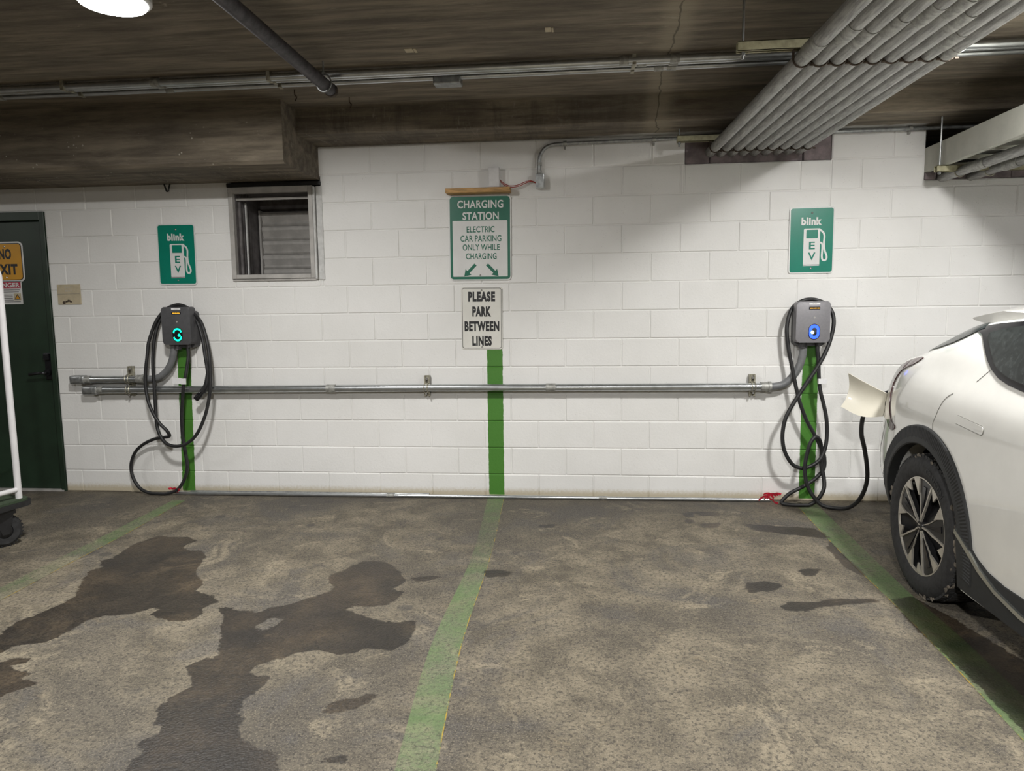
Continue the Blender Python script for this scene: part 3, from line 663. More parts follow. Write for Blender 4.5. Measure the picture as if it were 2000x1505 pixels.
def strut(x, z0, z1, label, zs):
    t = thing('strut_bracket', label, 'bracket', (x, 0, z0), 'slotted strut brackets')
    bm = BM()
    for a in ((x - 0.0205, x - 0.0165, -0.032, -0.001, z0, z1), (x + 0.0165, x + 0.0205, -0.032, -0.001, z0, z1), (x - 0.0205, x - 0.010, -0.035, -0.031, z0, z1), (x + 0.010, x + 0.0205, -0.035, -0.031, z0, z1), (x - 0.0205, x + 0.0205, -0.004, -0.001, z0, z1)): box(bm, *a)
    part('channel', bm, 'strut', t)
    for z in zs:
        bm = BM()
        pts = [(x, YC + 0.03 * math.cos(a) if False else YC - 0.0305 * math.sin(a), z + 0.0305 * math.cos(a)) for a in [math.pi * i / 12 for i in range(13)]]
        for dx in (-0.012, 0.012): tube(bm, [(x + dx, q[1], q[2]) for q in pts], 0.0035, 6)
        for s in (-1, 1): box(bm, x - 0.014, x + 0.014, YC, -0.033, z + s * 0.0335 - 0.0035, z + s * 0.0335 + 0.0035)
        c = part('pipe_clamp', bm, 'strut', t)
        bm = BM(); tube(bm, [(x, YC - 0.006, z - 0.05), (x, YC - 0.006, z - 0.036)], 0.006, 6); part('bolt', bm, 'bolt', c)
    bm = BM(); tube(bm, [(x, -0.034, z1 - 0.022), (x, -0.041, z1 - 0.022)], 0.010, 6); part('bolt', bm, 'bolt', t)
strut(0.285, 0.776, 1.005, 'slotted steel strut bracket clamping two conduits near the door', (0.8255, 0.9075))
strut(2.626, 0.772, 0.926, 'slotted steel strut bracket in the middle of the white wall', (0.836,))
strut(4.988, 0.771, 0.926, 'slotted steel strut bracket beside the silver charger', (0.841,))
# thin pipes lying along the foot of the wall
t = thing('floor_pipe', 'thin steel pipe lying along the whole foot of the wall', 'pipe', (0.7, -0.05, 0), 'pipes along the foot of the wall')
bm = BM(); tube(bm, [(0.62, -0.075, 0.014), (5.13, -0.045, 0.014)], 0.0135, 12); part('pipe', bm, 'emt', t, True)
for x in (2.3, 3.9):
    bm = BM(); tube(bm, [(x, -0.075 + 0.00665 * (x - 0.62), 0.0155), (x + 0.06, -0.0745 + 0.00665 * (x - 0.62), 0.0155)], 0.0155, 12); part('coupling', bm, 'coupling', t, True)
t = thing('floor_pipe', 'shorter steel pipe behind the long one at the foot of the wall, left half', 'pipe', (0.7, -0.03, 0), 'pipes along the foot of the wall')
bm = BM(); tube(bm, [(0.72, -0.032, 0.014), (2.62, -0.024, 0.014)], 0.0135, 12); part('pipe', bm, 'galv', t, True)
def ribbon(name, label, c, s, seed):
    r = random.Random(seed); bm = BM()
    for k in range(6):
        a = Vector(c) + Vector((r.uniform(-0.4, 0.4) * s, r.uniform(-0.01, 0.0), 0)); d = Vector((r.uniform(-1, 1), r.uniform(-0.3, 0.1), r.uniform(-0.1, 0.5))).normalized()
        pts = catmull([a, a + d * s * 0.4 + Vector((0, 0, s * 0.2)), a + d * s * 0.8, a + d * s + Vector((0, -0.01, -s * 0.15))], 0.006)
        n = Vector((r.uniform(-0.4, 0.4), -0.5, 0.8)) * 0.011
        for q in pts: q.z = max(q.z, 0.010)
        vs = [(bm.verts.new(q + n), bm.verts.new(q - n), bm.verts.new(q + n + Vector((0, -0.001, 0.0008))), bm.verts.new(q - n + Vector((0, -0.001, 0.0008)))) for q in pts]
        for i in range(len(vs) - 1):
            A, B_ = vs[i], vs[i + 1]
            bm.faces.new((A[0], A[1], B_[1], B_[0])); bm.faces.new((A[2], B_[2], B_[3], A[3])); bm.faces.new((A[0], B_[0], B_[2], A[2])); bm.faces.new((A[1], A[3], B_[3], B_[1]))
    return tag(obj(name, bm, 'ribbon'), label, 'ribbon', 'red tape scraps')
ribbon('tape_ribbon', 'pink red tape scrap on the floor pipe below the dark charger', (0.64, -0.09, 0.030), 0.05, 3)
ribbon('tape_ribbon', 'red tape knot at the pipe end left of the silver charger', (5.12, -0.06, 0.030), 0.085, 5)

# ================================================================== CHARGERS
def charger(label, x, z, led, cover, w=0.226, h=0.282):
    t = thing('charging_station', label, 'charger', (x, 0, z - h / 2), 'wall chargers')
    wm = lambda a, b, q: (x + a, -q, z + b)
    bm = BM(); prism(bm, rrect(w * 0.92, h * 0.98, 0.03, 6, 0.0, -0.028), wm, 0.0, 0.085)
    back = part('body', bm, 'charger_back', t, True)
    bm = BM(); prism(bm, rrect(w, h, 0.022, 6), wm, 0.072, 0.150)
    top = [f for f in bm.faces if len(f.verts) > 4 and abs(f.calc_center_median().y + 0.150) < 1e-4]
    es = [e for f in top for e in f.edges]; bmesh.ops.bevel(bm, geom=es, offset=0.008, segments=3, affect='EDGES', profile=0.5)
    cv = part('front_cover', bm, cover, t, True)
    bm = BM(); prism(bm, rrect(0.072, 0.013, 0.001, 2, 0.006, h / 2 - 0.016), wm, 0.149, 0.1508); part('label_strip', bm, 'label', cv)
    me = text_mesh('IIII', 0.026, 0.006, 0.0004, 0, x + 0.006, z + h / 2 - 0.016); o = obj('print_mark', me, 'vent', cv); o.location = (0, -0.1507, 0)
    bm = BM(); prism(bm, rrect(0.074, 0.019, 0.002, 2, 0.006, h / 2 - 0.046), wm, 0.149, 0.1506); ds = part('display', bm, 'blackgloss', cv)
    bm = BM()
    for i in range(9):
        a = -0.026 + i * 0.0068 + 0.006; hh = random.uniform(0.004, 0.009); box(bm, x + a - 0.0024, x + a + 0.0024, -0.1512, -0.1502, z + h / 2 - 0.0465 - hh / 2, z + h / 2 - 0.0465 + hh / 2)
    part('display_text', bm, 'amber', cv)
    bm = BM(); prism(bm, rrect(0.012, 0.012, 0.005, 4, 0.008, h * 0.11), wm, 0.149, 0.1506); part('card_mark', bm, 'vent', cv)
    # glowing connector holster
    cz = -h * 0.235; cx = 0.008
    def oval(a, b): return [(cx + p, cz + q) for p, q in rrect(a, b, a / 2 - 0.0001, 10)]
    bm = BM(); prism(bm, oval(0.078, 0.108), wm, 0.149, 0.1515); part('holster', bm, 'blackgloss', cv)
    bm = BM(); O, I = oval(0.068, 0.098), (oval(0.050, 0.072) if led == 'led_green' else oval(0.034, 0.056))
    vo = [bm.verts.new(wm(a, b, 0.1525)) for a, b in O]; vi = [bm.verts.new(wm(a * 0.98 + 0.0002, b, 0.1525)) for a, b in I]
    vo2 = [bm.verts.new(wm(a, b, 0.150)) for a, b in O]; vi2 = [bm.verts.new(wm(a * 0.98, b, 0.150)) for a, b in I]
    n = len(O)
    for i in range(n):
        j = (i + 1) % n
        if 0.0 < 2: 
            ang = math.atan2(O[i][1] - cz, O[i][0] - cx)
            if abs(math.sin(ang)) < 0.42 and led == 'led_green': continue
        bm.faces.new((vo[i], vo[j], vi[j], vi[i])); bm.faces.new((vo[i], vo2[i], vo2[j], vo[j])); bm.faces.new((vi[i], vi[j], vi2[j], vi2[i]))
    bmesh.ops.delete(bm, geom=[v for v in bm.verts if not v.link_faces], context='VERTS')
    part('status_ring', bm, led, cv)
    bm = BM(); lathe(bm, [(0.001, 0.158), (0.008, 0.157), (0.012, 0.151)], lambda a, b, q: (x + cx + (0.012 if led == 'led_green' else -0.012) + a, -q, z + cz - 0.004 + b), 14); part('status_lamp', bm, 'led_white' if led == 'led_blue' else led, cv, True)
    bm = BM(); tube(bm, [(x - 0.045, -0.075, z - h / 2 - 0.04), (x - 0.045, -0.075, z - h / 2 + 0.02)], 0.03, 14); tube(bm, [(x + 0.06, -0.1, z - h / 2 - 0.025), (x + 0.06, -0.1, z - h / 2 + 0.02)], 0.018, 12)
    part('cable_gland', bm, 'charger_back', t, True)
    return t
chL = charger('dark grey wall charger with a glowing green ring, left of the wall', 0.755, 1.316, 'led_green', 'charger_back')
chL.children[1].data.materials[0] = mat('charger_dark', (0.105, 0.10, 0.11), 0.38, 0.3, 0.05, 60, 0.05, 200)
chR = charger('silver grey wall charger with a glowing blue ring beside the car', 5.357, 1.297, 'led_blue', 'charger')
def cable(root, pts, r):
    for q in pts: q.z = max(q.z, r + 0.001)
    bm = BM(); c = catmull(pts, 0.012)
    for q in c: q.z = max(q.z, r + 0.001)
    tube(bm, c, r, 10); return part('charging_cable', bm, 'rubber', root, True)
L1 = [(366, 676, .10), (368, 691, .10), (363, 730, .12), (358.7, 752, .125), (356, 786, .11), (355, 816, .10), (357, 855, .09), (363, 889, .085), (365.7, 911, .085), (360, 936, .09), (346, 956, .10), (321, 966, .10), (296, 964, .09), (273.6, 953, .07), (259.6, 931, .06), (256, 908, .055), (264, 883, .06), (279, 868, .07), (301.5, 857, .085), (321, 853.5, .11), (331, 851, .13), (326.6, 841.5, .15), (312.7, 827.5, .155), (301.5, 811, .15), (290.3, 785.6, .14), (284.8, 757.7, .13), (284, 730, .125), (287.6, 693.5, .12), (290, 670, .11), (295.8, 650, .10), (303, 631, .09), (313, 615, .075), (329.5, 600.5, .06), (348.5, 595, .055), (366, 600.5, .06), (380.6, 613.6, .08), (392, 628, .10), (401, 653, .125), (407, 682, .14), (410, 711.5, .15), (411, 733, .155), (411, 752, .16), (408, 780, .165), (399, 816, .17), (382.5, 850, .17), (363, 866.6, .165), (343.4, 871, .16), (326.6, 866.6, .15), (314, 852.6, .135), (307, 833, .125), (304, 799.6, .115), (301.5, 757.7, .105), (298.7, 716, .10), (299, 688, .09), (302, 660, .08), (308, 636, .065), (318, 616, .05), (332, 603, .03), (350, 598, .025), (366, 603, .03), (377, 614, .05), (386, 630, .07), (395, 660, .09), (401, 697, .105), (405, 722, .11), (406, 736, .11)]
cL = cable(chL, [W(*p) for p in L1], 0.0125)
def at_root(root): return root
bm = BM()
h0, h1, h2, h3 = W(406, 730, .11), W(403, 752, .115), W(396, 765, .118), W(383, 779, .12)
tube(bm, catmull([h0, h1, h2], 0.006), lambda i: 0.015 + 0.0004 * i, 12); c1 = BM()
con = part('connector', bm, 'black', cL, True, label='black charging plug hanging on its cable')
tube(c1, [h1.lerp(h2, 0.5), h2.lerp(h3, 0.35), h2.lerp(h3, 0.4), h3], lambda i: (0.017, 0.021, 0.024, 0.022)[i], 14); part('plug_nozzle', c1, 'blackgloss', chL, True)
c = W(350, 744, .145)
bm = BM(); box(bm, c.x - 0.055, c.x + 0.018, c.y - 0.002, c.y + 0.001, c.z - 0.021, c.z + 0.024, 0.0006, 1); box(bm, c.x + 0.014, c.x + 0.055, c.y - 0.004, c.y + 0.001, c.z - 0.025, c.z + 0.020, 0.0006, 1); part('tag', bm, 'label', chL)
z8 = lambda a, b, d: W(1450 + a / 3.345, 570 + b / 3.345, d)
R1 = [(488, 330, .10), (490, 370, .10), (497, 450, .10), (500, 560, .105), (510, 650, .11), (530, 730, .11), (548, 820, .11), (553, 920, .11), (540, 1020, .12), (510, 1090, .13), (460, 1130, .14), (400, 1150, .145), (340, 1135, .15), (300, 1090, .155), (270, 1020, .16), (262, 930, .165), (280, 830, .165), (320, 750, .16), (370, 670, .155), (430, 580, .15), (490, 490, .14), (540, 400, .125), (575, 310, .11), (597, 200, .095), (585, 130, .08), (540, 75, .055), (460, 48, .045), (390, 58, .05), (330, 100, .065), (300, 170, .08), (290, 250, .09), (300, 360, .095), (320, 470, .10), (350, 620, .11), (375, 720, .115), (420, 840, .11), (470, 930, .10), (510, 1010, .09), (535, 1080, .085), (530, 1155, .09), (480, 1215, .10), (400, 1268, .11), (300, 1322, .12), (255, 1375, .13), (275, 1412, .15), (350, 1420, .17), (430, 1400, .17), (495, 1350, .16), (533, 1280, .14), (530, 1200, .12), (513, 1120, .11), (518, 1040, .12), (503, 965, .14), (478, 945, .16), (450, 975, .17), (422, 1060, .17), (408, 1150, .17), (420, 1250, .17), (460, 1330, .18), (520, 1392, .20), (600, 1417, .23), (680, 1412, .28), (740, 1380, .34), (790, 1310, .42), (815, 1220, .49), (812, 1120, .56), (795, 1010, .62), (778, 930, .66), (780, 860, .69), (795, 790, .72), (815, 740, .74)]
cR = cable(chR, [z8(*p) for p in R1], 0.0135)
c = z8(525, 585, .13)
bm = BM(); box(bm, c.x - 0.03, c.x + 0.03, c.y - 0.002, c.y + 0.001, c.z - 0.018, c.z + 0.020, 0.0006, 1); box(bm, c.x - 0.03, c.x - 0.012, c.y - 0.006, c.y + 0.02, c.z - 0.016, c.z + 0.018, 0.0006, 1); part('tag', bm, 'label', chR)

# ================================================================== SHELF, JUNCTION BOX
t = tag(obj('wall_shelf', box(BM(), 2.808, 3.272, -0.092, -0.0005, 2.238, 2.272, 0.003, 1), 'wood'), 'short pine board shelf above the large charging sign', 'shelf')
t = thing('power_box', 'small white box standing on the pine shelf', 'box', (3.15, -0.03, 2.272))
bm = BM(); box(bm, 3.115, 3.195, -0.065, -0.004, 2.2725, 2.415, 0.004, 2); part('case', bm, 'whitebox', t)
bm = BM(); box(bm, 3.119, 3.191, -0.067, -0.063, 2.280, 2.405, 0.001, 1); part('lid', bm, 'whitebox', t)
t = thing('junction_box', 'steel junction box with bent conduit on the upper wall', 'junction box', (3.485, 0, 2.26))
bm = BM(); box(bm, 3.452, 3.512, -0.055, -0.002, 2.262, 2.362, 0.004, 2); jb = part('case', bm, 'emt', t)
bm = BM(); box(bm, 3.4555, 3.5085, -0.0575, -0.054, 2.267, 2.357, 0.001, 1); part('cover_plate', bm, 'galv', jb)
bm = BM(); p = [(3.478, -0.03, 2.36), (3.477, -0.03, 2.44), (3.485, -0.03, 2.49), (3.515, -0.03, 2.535), (3.56, -0.03, 2.558), (3.64, -0.03, 2.566), (4.64, -0.035, 2.576), (5.7, -0.035, 2.582), (6.75, -0.035, 2.586)]
tube(bm, catmull(p[:6], 0.012) + [Vector(q) for q in p[6:]], 0.0125, 10); part('conduit', bm, 'galv', t, True)
for x, z in ((3.478, 2.375), (3.478, 2.43)):
    bm = BM(); tube(bm, [(x, -0.03, z - 0.012), (x, -0.03, z + 0.012)], 0.0165, 12); part('coupling', bm, 'coupling', t, True)
for x in (3.66, 4.28, 5.02, 5.98):
    bm = BM(); tube(bm, [(x - 0.012, -0.034, 2.566 + 0.0093 * (x - 3.64)), (x + 0.012, -0.034, 2.566 + 0.0093 * (x - 3.64))], 0.0165, 12); box(bm, x - 0.006, x + 0.006, -0.03, 0.0, 2.53 + 0.0093 * (x - 3.64), 2.545 + 0.0093 * (x - 3.64)); part('strap', bm, 'coupling', t, True)
t = thing('wire_pair', 'pair of red wires from the white box to the junction box', 'wire', (3.2, -0.03, 2.30))
for k, dz in enumerate((0.0, -0.010)):
    bm = BM(); tube(bm, catmull([(3.192, -0.03, 2.335 + dz), (3.215, -0.045, 2.310 + dz), (3.26, -0.05, 2.285 + dz), (3.32, -0.04, 2.288 + dz), (3.38, -0.03, 2.312 + dz), (3.42, -0.025, 2.318 + dz * 0.4), (3.455, -0.025, 2.302 + dz * 0.3)], 0.01), 0.0028, 6); part('wire', bm, 'redwire', t, True)

# ================================================================== CEILING SERVICES
# conduits hung below the slab along the wall
for i, (y, z, r, lab) in enumerate(((-1.155, 2.742, 0.021, 'rear of three steel conduits hung along under the ceiling'), (-1.085, 2.748, 0.016, 'middle thin steel conduit hung along under the ceiling'), (-1.005, 2.747, 0.0165, 'steel conduit nearest the wall under the ceiling, with a box'))):
    t = thing('ceiling_conduit', lab, 'conduit', (2.0, y, z), 'conduits under the ceiling')
    bm = BM(); tube(bm, [(-6.0, y + 0.02, z), (2.2, y, z), (14.0, y - 0.05, z)], r, 12); part('pipe', bm, 'emt', t, True)
    for x in (0.2, 1.3, 3.98 + 0.1 * i, 4.25, 5.6):
        bm = BM(); yy = y - 0.004 * (x - 2.2) if x > 2.2 else y + 0.0024 * (2.2 - x)
        tube(bm, [(x, yy, z), (x + 0.05, yy, z)], r + 0.004, 12); part('coupling', bm, 'coupling', t, True)
    for x in (0.75, 2.0, 4.05, 6.3):
        bm = BM(); box(bm, x, x + 0.02, y - r - 0.004, y + r + 0.004, z - r - 0.003, CEIL - 0.001); part('strap', bm, 'strut', t)
    if i == 2:
        bm = BM(); box(bm, 2.93, 3.09, y - 0.045, y + 0.045, 2.70, 2.765, 0.008, 2); part('junction_box', bm, 'galv', t)
# dark drain pipe with a capped end
t = thing('drain_pipe', 'dark iron pipe hanging under the ceiling with an open end', 'pipe', (2.37, -1.17, 2.65))
xd, zd = 2.374, 2.652
bm = BM(); lathe(bm, [(0.030, -6.0), (0.034, -6.0), (0.034, -1.165), (0.026, -1.165), (0.026, -1.30), (0.001, -1.31)], lambda a, b, q: (xd + a, q, zd + b), 20); part('pipe', bm, 'darkpipe', t, True)
bm = BM(); lathe(bm, [(0.036, -1.19), (0.038, -1.185), (0.038, -1.163), (0.033, -1.163)], lambda a, b, q: (xd + a, q, zd + b), 20); part('end_ring', bm, 'rust', t, True)
for y in (-1.29, -3.2):
    bm = BM(); tube(bm, [(xd + 0.041 * math.cos(a), y, zd + 0.006 + 0.047 * math.sin(a)) for a in [math.tau * i / 28 for i in range(28)]], 0.0045, 6, closed=True)
    hg = part('clevis_hanger', bm, 'galv', t)
    bm = BM(); tube(bm, [(xd, y, zd + 0.05), (xd, y, CEIL)], 0.005, 8); tube(bm, [(xd, y, zd + 0.048), (xd, y, zd + 0.062)], 0.010, 6); part('hanger_rod', bm, 'galv', t)
# nine-conduit bundle
ordn = ['leftmost', 'second from left', 'third from left', 'fourth from left', 'middle', 'fourth from right', 'third from right', 'second from right', 'rightmost']
cpl = [-1.98, -2.14, -2.10, -2.20, -2.30, -2.36, -2.22, -2.02, -1.84]
for k in range(9):
    x0 = 4.670 + 0.0755 * k; x1 = x0 + 0.072 - 0.002 * k; y1 = -2.5
    fx_ = lambda y: x0 + (x1 - x0) * (-y / 2.5)
    t = thing('conduit', ordn[k] + ' of nine thick galvanized conduits running overhead to the wall', 'conduit', (x0, 0, 2.48), 'overhead conduit bundle')
    bm = BM(); tube(bm, [(fx_(0.05), 0.05, 2.482), (fx_(-9.0), -9.0, 2.482)], 0.0335, 18); part('pipe', bm, 'galv_old', t, True)
    for yc in (cpl[k], cpl[k] - 3.0):
        bm = BM(); tube(bm, [(fx_(yc), yc, 2.482), (fx_(yc - 0.16), yc - 0.16, 2.482)], 0.0362, 18); part('coupling', bm, 'coupling', t, True)
    for yb in (-0.165, -1.90):
        bm = BM(); xx = fx_(yb)
        tube(bm, [(xx + 0.0365 * math.cos(a), yb, 2.482 + 0.0365 * math.sin(a)) for a in [math.pi + math.pi * i / 12 for i in range(13)]], 0.0042, 6)
        for s in (-1, 1): box(bm, xx + s * 0.0365 - 0.003, xx + s * 0.0365 + 0.003, yb - 0.01, yb + 0.01, 2.482, 2.522)
        st = part('strap', bm, 'rust', t)
        bm = BM(); tube(bm, [(xx + 0.030, yb - 0.012, 2.452), (xx + 0.045, yb - 0.012, 2.452)], 0.006, 6); part('bolt', bm, 'rust', t)
def trapeze(y, x0, x1, label, rods):
    t = thing('trapeze_strut', label, 'bracket', (x0, y, 2.52), 'trapeze struts')
    bm = BM()
    for a in ((x0, x1, y - 0.0205, y - 0.0175, 2.519, 2.560), (x0, x1, y + 0.0175, y + 0.0205, 2.519, 2.560), (x0, x1, y - 0.0205, y + 0.0205, 2.557, 2.560), (x0, x1, y - 0.0205, y - 0.010, 2.519, 2.522), (x0, x1, y + 0.010, y + 0.0205, 2.519, 2.522)): box(bm, *a)
    part('channel', bm, 'beige', t)
    for x in rods:
        bm = BM(); tube(bm, [(x, y, 2.49), (x, y, CEIL if y < -0.39 else WTOP)], 0.0055, 8); tube(bm, [(x, y, 2.505), (x, y, 2.517)], 0.011, 6); part('hanger_rod', bm, 'galv', t)
trapeze(-1.90, 4.45, 5.37, 'beige strut channel carrying the conduit bundle under the ceiling', (4.475, 5.355))
trapeze(-0.165, 4.42, 5.36, 'beige strut channel carrying the conduit bundle close to the wall', (4.435, 5.345))
# painted duct leaving the hole at right
t = thing('cable_duct', 'off-white rectangular duct coming out of the wall hole at right', 'duct', (6.35, 0, 2.31))
bm = BM(); box(bm, 6.10, 6.135, -9, 0.6, 2.300, 2.462, 0.004, 1); part('side_rail', bm, 'duct', t)
bm = BM(); box(bm, 6.66, 6.695, -9, 0.6, 2.300, 2.462, 0.004, 1); part('side_rail', bm, 'duct', t)
bm = BM(); box(bm, 6.135, 6.66, -9, 0.5, 2.45, 2.46); part('cover', bm, 'duct', t)  # plate added so the tray casts one solid shadow on the wall
for k in range(16):
    bm = BM(); y = 0.15 - k * 0.26; box(bm, 6.135, 6.66, y - 0.03, y, 2.312, 2.335, 0.003, 1); part('rung', bm, 'duct', t)
for k, x in enumerate((6.215, 6.40)):
    t2 = thing('conduit', ('first' if k == 0 else 'second') + ' galvanized conduit under the off-white duct, counted from the hole edge', 'conduit', (x, 0, 2.25), 'conduits under the duct')
    bm = BM(); tube(bm, [(x, 0.3, 2.262 + 0.0 * k), (x, -9, 2.262)], 0.030 if k == 0 else 0.026, 16); part('pipe', bm, 'galv_old', t2, True)
    bm = BM(); tube(bm, [(x, -0.40, 2.262), (x, -0.55, 2.262)], 0.034, 16); part('coupling', bm, 'coupling', t2, True)
    bm = BM(); tube(bm, [(x + 0.0335 * math.cos(a), -0.235, 2.262 + 0.0335 * math.sin(a)) for a in [math.tau * i / 20 for i in range(20)]], 0.004, 6, closed=True); part('strap', bm, 'strut', t2)
t = thing('trapeze_strut', 'beige strut channel on a rod under the off-white duct', 'bracket', (6.2, -0.24, 2.3), 'trapeze struts')
bm = BM(); box(bm, 6.06, 6.80, -0.262, -0.218, 2.296, 2.2995); box(bm, 6.06, 6.80, -0.262, -0.259, 2.262, 2.2995); box(bm, 6.06, 6.80, -0.221, -0.218, 2.262, 2.2995); part('channel', bm, 'beige', t)
for x in (6.085, 6.77):
    bm = BM(); tube(bm, [(x, -0.24, 2.245), (x, -0.24, WTOP)], 0.0055, 8); tube(bm, [(x, -0.24, 2.247), (x, -0.24, 2.258)], 0.011, 6); part('hanger_rod', bm, 'galv', t)
# small leftovers on the beams
c = W(345, 362, 0.05)
bm = BM()
for s in (-1, 1): tube(bm, [(0.685 + s * 0.024, -0.03, 2.374), (0.685 + s * 0.006, -0.03, 2.318)], 0.006, 8)
tube(bm, [(0.679, -0.03, 2.320), (0.691, -0.03, 2.320)], 0.006, 8)
tag(obj('anchor_clip', bm, 'black'), 'small black V-shaped clip under the deep beam', 'clip')
for x, y, lab in ((2.02, -0.82, 'short rusty hook stub in the ceiling near the dark pipe end'), (2.30, -0.62, 'tiny wire stub in the ceiling over the wall corner')):
    bm = BM(); tube(bm, catmull([(x, y, CEIL), (x, y, CEIL - 0.03), (x + 0.012, y, CEIL - 0.045), (x + 0.006, y - 0.01, CEIL - 0.07)], 0.01), 0.004, 6); tag(obj('hook', bm, 'rust'), lab, 'hook', 'ceiling stubs')

for x, y, w_, lab in ((2.885, -1.41, 0.03, 'small pale paper scrap stuck to the ceiling left of the conduit box'), (2.60, -0.95, 0.035, 'tan tape patch on the ceiling behind the steel conduits'), (3.62, -1.60, 0.02, 'tiny grey tape patch on the ceiling above the conduits')):
    bm = BM(); box(bm, x - w_, x + w_ * 0.4, y - 0.004, y + 0.05, CEIL - 0.002, CEIL); box(bm, x + w_ * 0.55, x + w_, y, y + 0.055, CEIL - 0.0025, CEIL)
    tag(obj('tape_scrap', bm, 'tan'), lab, 'tape', 'scraps on the ceiling')

# ================================================================== LUGGAGE CART
cart = thing('luggage_cart', 'luggage cart with white tube frame and green deck at the left edge', 'cart', (0.25, -1.2, 0))
ca = Vector((0.272, -1.20, 0)); e1 = Vector((-0.208, -0.978, 0)).normalized(); e2 = Vector((-0.978, 0.208, 0)).normalized()
def cp(a, b, z): q = ca + e1 * a + e2 * b; return Vector((q.x, q.y, z))
LA, LB = 1.1, 0.6
def slab(z0, z1, m0, r=0.06):
    bm = BM(); poly = [(p + LA / 2 - 0.04, q + LB / 2 - 0.04) for p, q in rrect(LA + m0, LB + m0, r)]
    prism(bm, poly, lambda a, b, q: cp(a, b, q), z0, z1); return bm
part('deck', slab(0.245, 0.280, 0.02), 'carpet', cart); part('bumper', slab(0.235, 0.266, 0.05, 0.075), 'rubber', cart)
bm = BM()
for a, b in ((0.0, 0.0), (0.0, LB - 0.08), (LA - 0.08, 0.0), (LA - 0.08, LB - 0.08)): tube(bm, [cp(a, b, 0.262), cp(a, b, 1.65)], 0.019, 14)
for b in (0.0, LB - 0.08): tube(bm, catmull([cp(0, b, 1.65), cp(0.03, b, 1.74), cp(0.12, b, 1.80), cp(LA / 2, b, 1.82), cp(LA - 0.2, b, 1.80), cp(LA - 0.11, b, 1.74), cp(LA - 0.08, b, 1.65)], 0.03), 0.019, 12)
part('tube_frame', bm, 'white_tube', cart, True)
bm = BM(); tube(bm, [cp(0, 0, 0.335), cp(LA - 0.08, 0, 0.335)], 0.016, 12); tube(bm, [cp(0, LB - 0.08, 0.335), cp(LA - 0.08, LB - 0.08, 0.335)], 0.016, 12); part('lower_rail', bm, 'white_tube', cart, True)
bm = BM()
for a in (0.13, 0.27, 0.41): tube(bm, [cp(a, 0, 0.335), cp(a, 0, 0.75)], 0.010, 10)
tube(bm, [cp(0.13, 0, 0.75), cp(0.41, 0, 0.75)], 0.010, 10); part('guard_rail', bm, 'white_tube', cart, True)
for a, b in ((0.10, 0.02), (0.10, LB - 0.14), (LA - 0.2, 0.02), (LA - 0.2, LB - 0.14)):
    bm = BM(); c0 = cp(a, b, 0)
    ax = (e1 * 0.35 + e2 * -0.94).normalized(); fw = Vector((-ax.y, ax.x, 0))
    prof = [(0.045, -0.025), (0.080, -0.028), (0.094, -0.018), (0.098, 0.0), (0.094, 0.018), (0.080, 0.028), (0.045, 0.025)]
    mp = lambda p, q, s: Vector((c0.x, c0.y, 0.099)) + fw * p + Vector((0, 0, q)) + ax * s
    lathe(bm, prof, mp, 28)
    for i in range(28):
        an = math.tau * i / 28
        for s in (-0.014, 0.014): 
            v = mp(0.096 * math.cos(an), 0.096 * math.sin(an), s); box(bm, v.x - 0.005, v.x + 0.005, v.y - 0.005, v.y + 0.005, max(0.001, v.z - 0.005), v.z + 0.005)
    wh = part('caster_wheel', bm, 'tyre', cart)
    bm = BM(); lathe(bm, [(0.001, -0.03), (0.02, -0.03), (0.046, -0.02), (0.046, 0.02), (0.02, 0.03), (0.001, 0.03)], mp, 20); part('hub', bm, 'black', cart, True)
    bm = BM()
    for s in (-1, 1):
        prism(bm, [(-0.05, 0.11), (0.05, 0.11), (0.018, -0.02), (-0.018, -0.02)], lambda p, q, r_: mp(p, q, r_), s * 0.036, s * 0.040)
    prism(bm, [(-0.06, 0.105), (0.06, 0.105), (0.06, 0.126), (-0.06, 0.126)], lambda p, q, r_: mp(p, q, r_), -0.045, 0.045)
    part('caster_fork', bm, 'black', cart)

